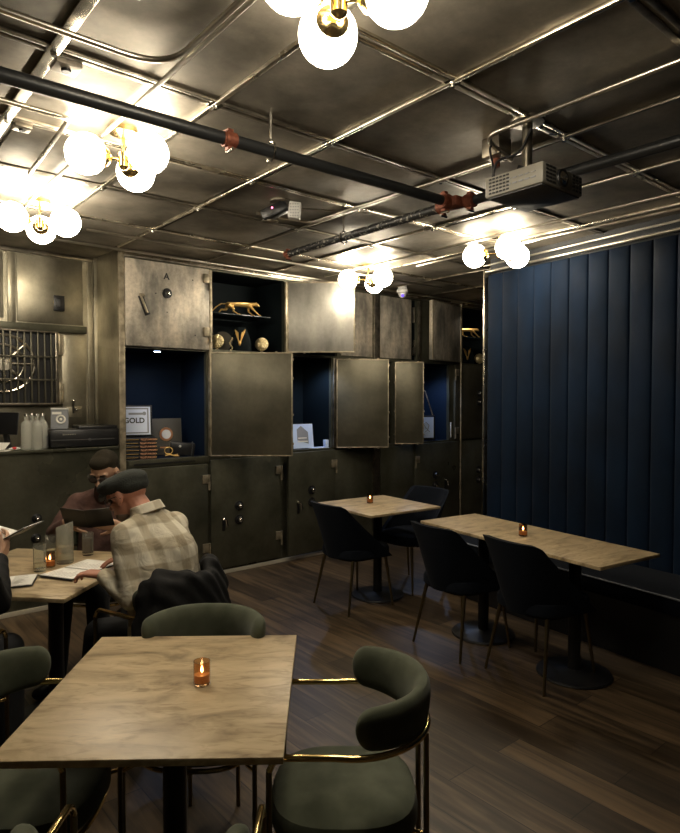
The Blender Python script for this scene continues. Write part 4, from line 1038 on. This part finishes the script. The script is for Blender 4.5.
def hand_shapes(wrist, fwd, palm_n, side, curl=.5, spread=.10, sc=1., thumb_curl=.4):
    """fwd from wrist to knuckles, palm_n = direction the palm faces, side=+1 if thumb lies along cross(fwd,palm_n)"""
    f = V(fwd).normalized(); n = V(palm_n); n = (n-f*n.dot(f)).normalized(); x = f.cross(n)*side
    w = V(wrist); sh = []
    kn = []
    for i,(ox,oy) in enumerate(((.030,.088),(.010,.093),(-.011,.089),(-.030,.080))): kn.append(w+(x*ox+f*oy)*sc)
    sh.append(('h',[(w+x*.016*sc,.019*sc),(w-x*.016*sc,.017*sc)]+[(k,.0115*sc) for k in kn]))
    for i,(k,L) in enumerate(zip(kn,(.080,.090,.083,.065))):
        sp = (1.5-i)*spread; dirf = (f*math.cos(sp)+x*math.sin(sp)).normalized(); p = k; ang = curl*.55
        for seg,(fr,r0,r1) in enumerate(((.45,.0098,.0088),(.30,.0088,.0080),(.25,.0080,.0068))):
            dv = dirf*math.cos(ang)+n*math.sin(ang); p2 = p+dv*L*fr*sc; sh.append(('c',p,r0*sc,p2,r1*sc)); p = p2; ang += curl
    tb = w+(x*.026+f*.022)*sc; td = (x*.75+f*.65).normalized(); p = tb; ang = thumb_curl*.4
    sh.append(('c',w,.016*sc,tb,.017*sc))
    for (L,r0,r1) in ((.038,.015,.0115),(.030,.0115,.0098),(.024,.0098,.0082)):
        dv = (td*math.cos(ang)+n*math.sin(ang)).normalized(); p2 = p+dv*L*sc; sh.append(('c',p,r0*sc,p2,r1*sc)); p = p2; ang += thumb_curl*.5
    return sh
def limb(pts, rs): return [('c',V(a),ra,V(c),rc) for a,c,ra,rc in zip(pts,pts[1:],rs,rs[1:])]
def person(label, hips, chest, sh_l, sh_r, headc, headR, el_l, wr_l, el_r, wr_r, knees, feet, hands, skin, topmat, trousers, belly=.11, extra_top=(), sleeve=1.):
    neck = (V(sh_l)+V(sh_r))/2+V((0,0,.03))
    ax = (V(sh_r)-V(sh_l)).normalized(); H = V(hips)
    hl, hr = H-ax*.085, H+ax*.085
    body = head_shapes(headc, headR, neck) 
    body += [('h',[(hl,.09),(hr,.09),(V(chest)-ax*.06,.09),(V(chest)+ax*.06,.09)]),('h',[(V(chest)-ax*.06,.09),(V(chest)+ax*.06,.09),(V(sh_l)+ax*.03,.05),(V(sh_r)-ax*.03,.05)])]
    body += limb((sh_l,el_l,wr_l),(.045,.036,.024)) + limb((sh_r,el_r,wr_r),(.045,.036,.024))
    body += limb((hl,knees[0],feet[0]),(.075,.05,.035)) + limb((hr,knees[1],feet[1]),(.075,.05,.035))
    for h in hands: body += h
    o = blob('person', body, skin, None, .0045, 3); tag(o,label,'person')
    top = [('h',[(hl+V((0,0,.02)),belly),(hr+V((0,0,.02)),belly),(V(chest)-ax*.075,.112),(V(chest)+ax*.075,.112)]),
           ('h',[(V(chest)-ax*.075,.112),(V(chest)+ax*.075,.112),(V(sh_l)+ax*.01,.066),(V(sh_r)-ax*.01,.066)]),
           ('h',[(V(sh_l)+ax*.02,.062),(V(sh_r)-ax*.02,.062),(neck+V((0,0,.028)),.058)])]
    for a,e,w_ in ((sh_l,el_l,wr_l),(sh_r,el_r,wr_r)):
        w2 = V(e)+(V(w_)-V(e))*.90
        top += limb((a,(V(a)+V(e))/2,e,w2),(.066,.062,.053,.040))
    top += list(extra_top)
    blob('top_garment', top, topmat, o, .0075, 5, rough=.0022)
    tr = limb((hl,knees[0],V(feet[0])+V((0,0,.05))),(.098,.068,.052)) + limb((hr,knees[1],V(feet[1])+V((0,0,.05))),(.098,.068,.052)) + [('h',[(hl,.10),(hr,.10)])]
    blob('trousers', tr, trousers, o, .012, 5)
    for i,f in enumerate(feet):
        fd = (V(f)-H); fd.z=0; fd.normalize(); p=V(f); b = B(); b2=[('h',[(V((p.x,p.y,.042)),.040),(V((p.x,p.y,.034))+fd*.15,.032)]),('c',V((p.x,p.y,.05)),.042,V((p.x,p.y,.10)),.042)]
        b.bm.free(); blob('shoe', b2, M['black'], o, .009, 3)
    return o
# person in the rust sweater, behind the table, facing the viewer
hc = W(-1.445,3.86,1.165); hR = Rm(W(-.10,-1)-W(0,0),.50)
wl = W(-1.36,3.60,.885); wrr = W(-1.525,3.60,.905)
up = V((0,0,1)); tw = W(0,-1)-W(0,0); rt = W(1,0)-W(0,0)
handsA = [hand_shapes(wl+V((0,0,-.01)), (rt*-.75+up*.35+tw*.45), (rt*-.1-tw*.8+up*.5), 1, .35,.06),
          hand_shapes(wrr+V((0,0,-.01)), (rt*.70+up*.35+tw*.5), (-tw*.8+up*.5), -1, .35,.06)]
wl = W(-1.29,3.66,.872); wrr = W(-1.60,3.66,.885)
handsA = [hand_shapes(wl, (rt*-.8+up*.25+tw*.35), (rt*-.05-tw*.9+up*.2), 1, .18,.08),
          hand_shapes(wrr, (rt*.8+up*.25+tw*.35), (-tw*.9+up*.2), -1, .18,.08)]
man1 = person('person with short hair, glasses and rust brown sweater reading a menu behind the table',
   W(-1.455,3.92,.56), W(-1.455,3.95,.80), W(-1.275,3.92,.965), W(-1.635,3.92,.965), hc, hR,
   W(-1.19,3.80,.80), wl, W(-1.73,3.80,.80), wrr,
   [W(-1.36,3.50,.52),W(-1.56,3.50,.52)], [W(-1.34,3.48,.04),W(-1.58,3.48,.04)], handsA, M['skin1'], M['sweater'], M['jean'])
q = lambda p: hc + hR @ V(p)
blob('hair', [('e',q((0,-.026,.052)),(.080,.092,.082),hR),('e',q((0,.020,.085)),(.066,.062,.040),hR),('e',q((0,-.04,.0)),(.078,.072,.06),hR)], M['hair'], man1, .006, 2)
blob('beard', [('e',q((0,.034,-.075)),(.055,.064,.042),hR),('c',q((-.022,.096,-.046)),.006,q((.022,.096,-.046)),.006)], M['beard'], man1, .006, 2)
blob('neckband', [('c',W(-1.455,3.895,1.02),.070,W(-1.452,3.875,1.05),.064)], plain('dark_neckband',(.05,.02,.012),.9), man1, .006, 2)
face_bits(man1, hc, hR, None); glasses(man1, hc, hR, .027,.019)
b_c = W(-1.445,3.565,.93)
open_menu('open_menu','black-covered menu held up open by the person in the rust sweater',b_c,rt,(-tw*.85+up*.55),.145,.135,.16)

# man in the flat cap and plaid shirt
hc2 = W(-1.022,3.02,1.150); fh = W(-.93,.28)-W(0,0); hR2 = Rm(fh,.42)
wl2 = W(-1.070,2.82,.822); wr2 = W(-1.05,3.22,.81)
f2 = W(-.95,.12)-W(0,0)
hands2 = [hand_shapes(wl2, W(-.95,.22,.05)-W(0,0), V((0,0,-1)), -1, .55,.07,.92), hand_shapes(wr2, W(-.9,-.2,-.08)-W(0,0), V((0,0,-1)), 1, .30,.10)]
man2 = person('person in charcoal flat cap and cream plaid shirt with a hand on the open menu',
   W(-.78,2.86,.56), W(-.81,2.90,.80), W(-.965,2.81,1.0), W(-.815,3.09,.995), hc2, hR2,
   W(-.905,2.72,.745), wl2, W(-.86,3.22,.80), wr2,
   [W(-1.13,2.92,.52),W(-1.06,3.10,.52)], [W(-1.18,2.90,.04),W(-1.10,3.12,.04)], hands2, M['skin2'], M['plaid'], M['jean'], belly=.125,
   extra_top=[('h',[(W(-.78,2.88,.72),.14),(W(-.80,2.91,.90),.135),(W(-.86,2.945,1.0),.09)])])
q = lambda p: hc2 + hR2 @ V(p)
blob('flat_cap', [('e',q((0,-.018,.060)),(.090,.112,.058),hR2),('e',q((0,.045,.078)),(.080,.092,.040),hR2),('h',[(q((-.055,.11,.045)),.008),(q((.055,.11,.045)),.008),(q((0,.155,.036)),.009),(q((0,.02,.06)),.03)]),('e',q((0,-.048,.036)),(.085,.074,.052),hR2)], M['cap'], man2, .006, 3)
blob('beard', [('e',q((0,.036,-.078)),(.052,.060,.038),hR2)], plain('grey_beard',(.20,.14,.10),.85), man2, .006, 2)
face_bits(man2, hc2, hR2, None); glasses(man2, hc2, hR2, .024,.018,'black',False,.0026)
nk = W(-.912,2.960,1.095)
b = B(); pts=[]
for k in range(28):
    a = 2*PI*k/28; pts.append(nk+V((.072*math.cos(a),.072*math.sin(a),.012)) + (V((fh.x,fh.y,0)).normalized()*-.03*math.cos(a-math.atan2(-fh.y,-fh.x))*0))
ring0=[p+V((0,0,-.02)) for p in pts]
rings=[[p+V((0,0,-.03))+(p-nk).normalized()*.012 for p in pts],[p+V((0,0,.012))+(p-nk).normalized()*.0 for p in pts],[p+V((0,0,.016))-(p-nk).normalized()*.005 for p in pts],[p+V((0,0,-.03))-(p-nk).normalized()*.001 for p in pts]]
b.sweep(rings,caps=False); b.build('collar', M['plaid'], man2, mtx=Matrix.Translation(nk)@Matrix.Rotation(-.35,4,V((fh.y,-fh.x,0)).normalized())@Matrix.Translation(-nk))

# person in black at the left edge
hc3 = W(-1.60,2.40,1.17); hR3 = Rm(W(.05,1)-W(0,0),.35)
wr3 = W(-1.485,2.72,.925); wl3 = W(-1.72,2.74,.93)
hands3 = [hand_shapes(wr3, W(-.05,.75,.35)-W(0,0), W(-1,0,.2)-W(0,0), 1, .45,.06), hand_shapes(wl3, W(.25,.9,.25)-W(0,0), W(.9,0,.3)-W(0,0), -1, .45,.06)]
man3 = person('person in black at the left edge of the picture holding up a menu',
   W(-1.57,2.33,.56), W(-1.57,2.34,.82), W(-1.75,2.36,1.0), W(-1.395,2.36,1.0), hc3, hR3,
   W(-1.80,2.50,.80), wl3, W(-1.372,2.50,.80), wr3,
   [W(-1.68,2.74,.52),W(-1.46,2.74,.52)], [W(-1.70,2.72,.04),W(-1.44,2.72,.04)], hands3, M['skin1'], M['jacket'], M['jean'])
q = lambda p: hc3 + hR3 @ V(p)
blob('hair', [('e',q((0,-.028,.048)),(.082,.094,.084),hR3),('e',q((0,-.05,-.01)),(.076,.065,.06),hR3)], M['hair'], man3, .007, 2)
face_bits(man3, hc3, hR3, None)
open_menu('open_menu','menu held up by the person in black at the left edge',W(-1.50,2.86,.985),(rt*.9+up*.1),(up*1.-tw*.02-rt*.1),.12,.19,.38)

# black quilted coat over the chair of the man in plaid
ch = W(-.80,2.86); fdir = math.radians(150)
def chp(a, r, z):   # polar round the chair back, a=0 is straight behind the sitter
    ang = fdir+PI+a; r = r-.035; return ch + (W(math.cos(ang)*r, math.sin(ang)*r)-W(0,0)) + V((0,0,z))
sh=[]
for k in range(-4,5):
    a = k*.30
    for z0,z1,r0,r1,ra,rb in ((.815,.66,.250,.285,.036,.045),(.66,.50,.285,.300,.048,.05),(.50,.36,.300,.305,.05,.045)):
        if k==4 and z0 < .6: continue
        if k==-4: r0, r1, ra, rb = r0-.01, r1-.02, ra*.8, rb*.8
        sh.append(('h',[(chp(a,r0,z0+(.02 if k in(-1,3) else 0)),ra),(chp(a+.2,r0,z0),ra),(chp(a,r1,z1),rb),(chp(a+.25,r1,z1),rb)]))
sh.append(('h',[(chp(1.1,.25,.84),.04),(chp(.6,.24,.85),.04),(chp(.8,.27,.74),.05)]))
sh.append(('h',[(chp(-.9,.20,.84),.045),(chp(-.3,.22,.83),.045)]))
o = blob('quilted_coat', sh, M['jacket'], None, .010, 5, rough=.006); tag(o,'black quilted coat draped over the chair back behind the person in plaid','coat')

# ------------------------------------------------------------------ camera, world
cam = bpy.data.cameras.new('camera'); cam.sensor_fit = 'HORIZONTAL'; cam.sensor_width = 36; cam.lens = 36*630/680; cam.clip_start = .05
co = bpy.data.objects.new('camera', cam); col.objects.link(co); co.location = (0,0,1.62)
co.rotation_euler = (PI/2-math.radians(1.68), 0, ROT)
scene.camera = co
w = bpy.data.worlds.new('world'); scene.world = w; w.use_nodes = True
w.node_tree.nodes['Background'].inputs[0].default_value = (.02,.022,.03,1); w.node_tree.nodes['Background'].inputs[1].default_value = .1
vs = scene.view_settings; vs.view_transform = 'Standard'; vs.look = 'None'; vs.gamma = 1; vs.use_curve_mapping = False; vs.exposure = 0.18
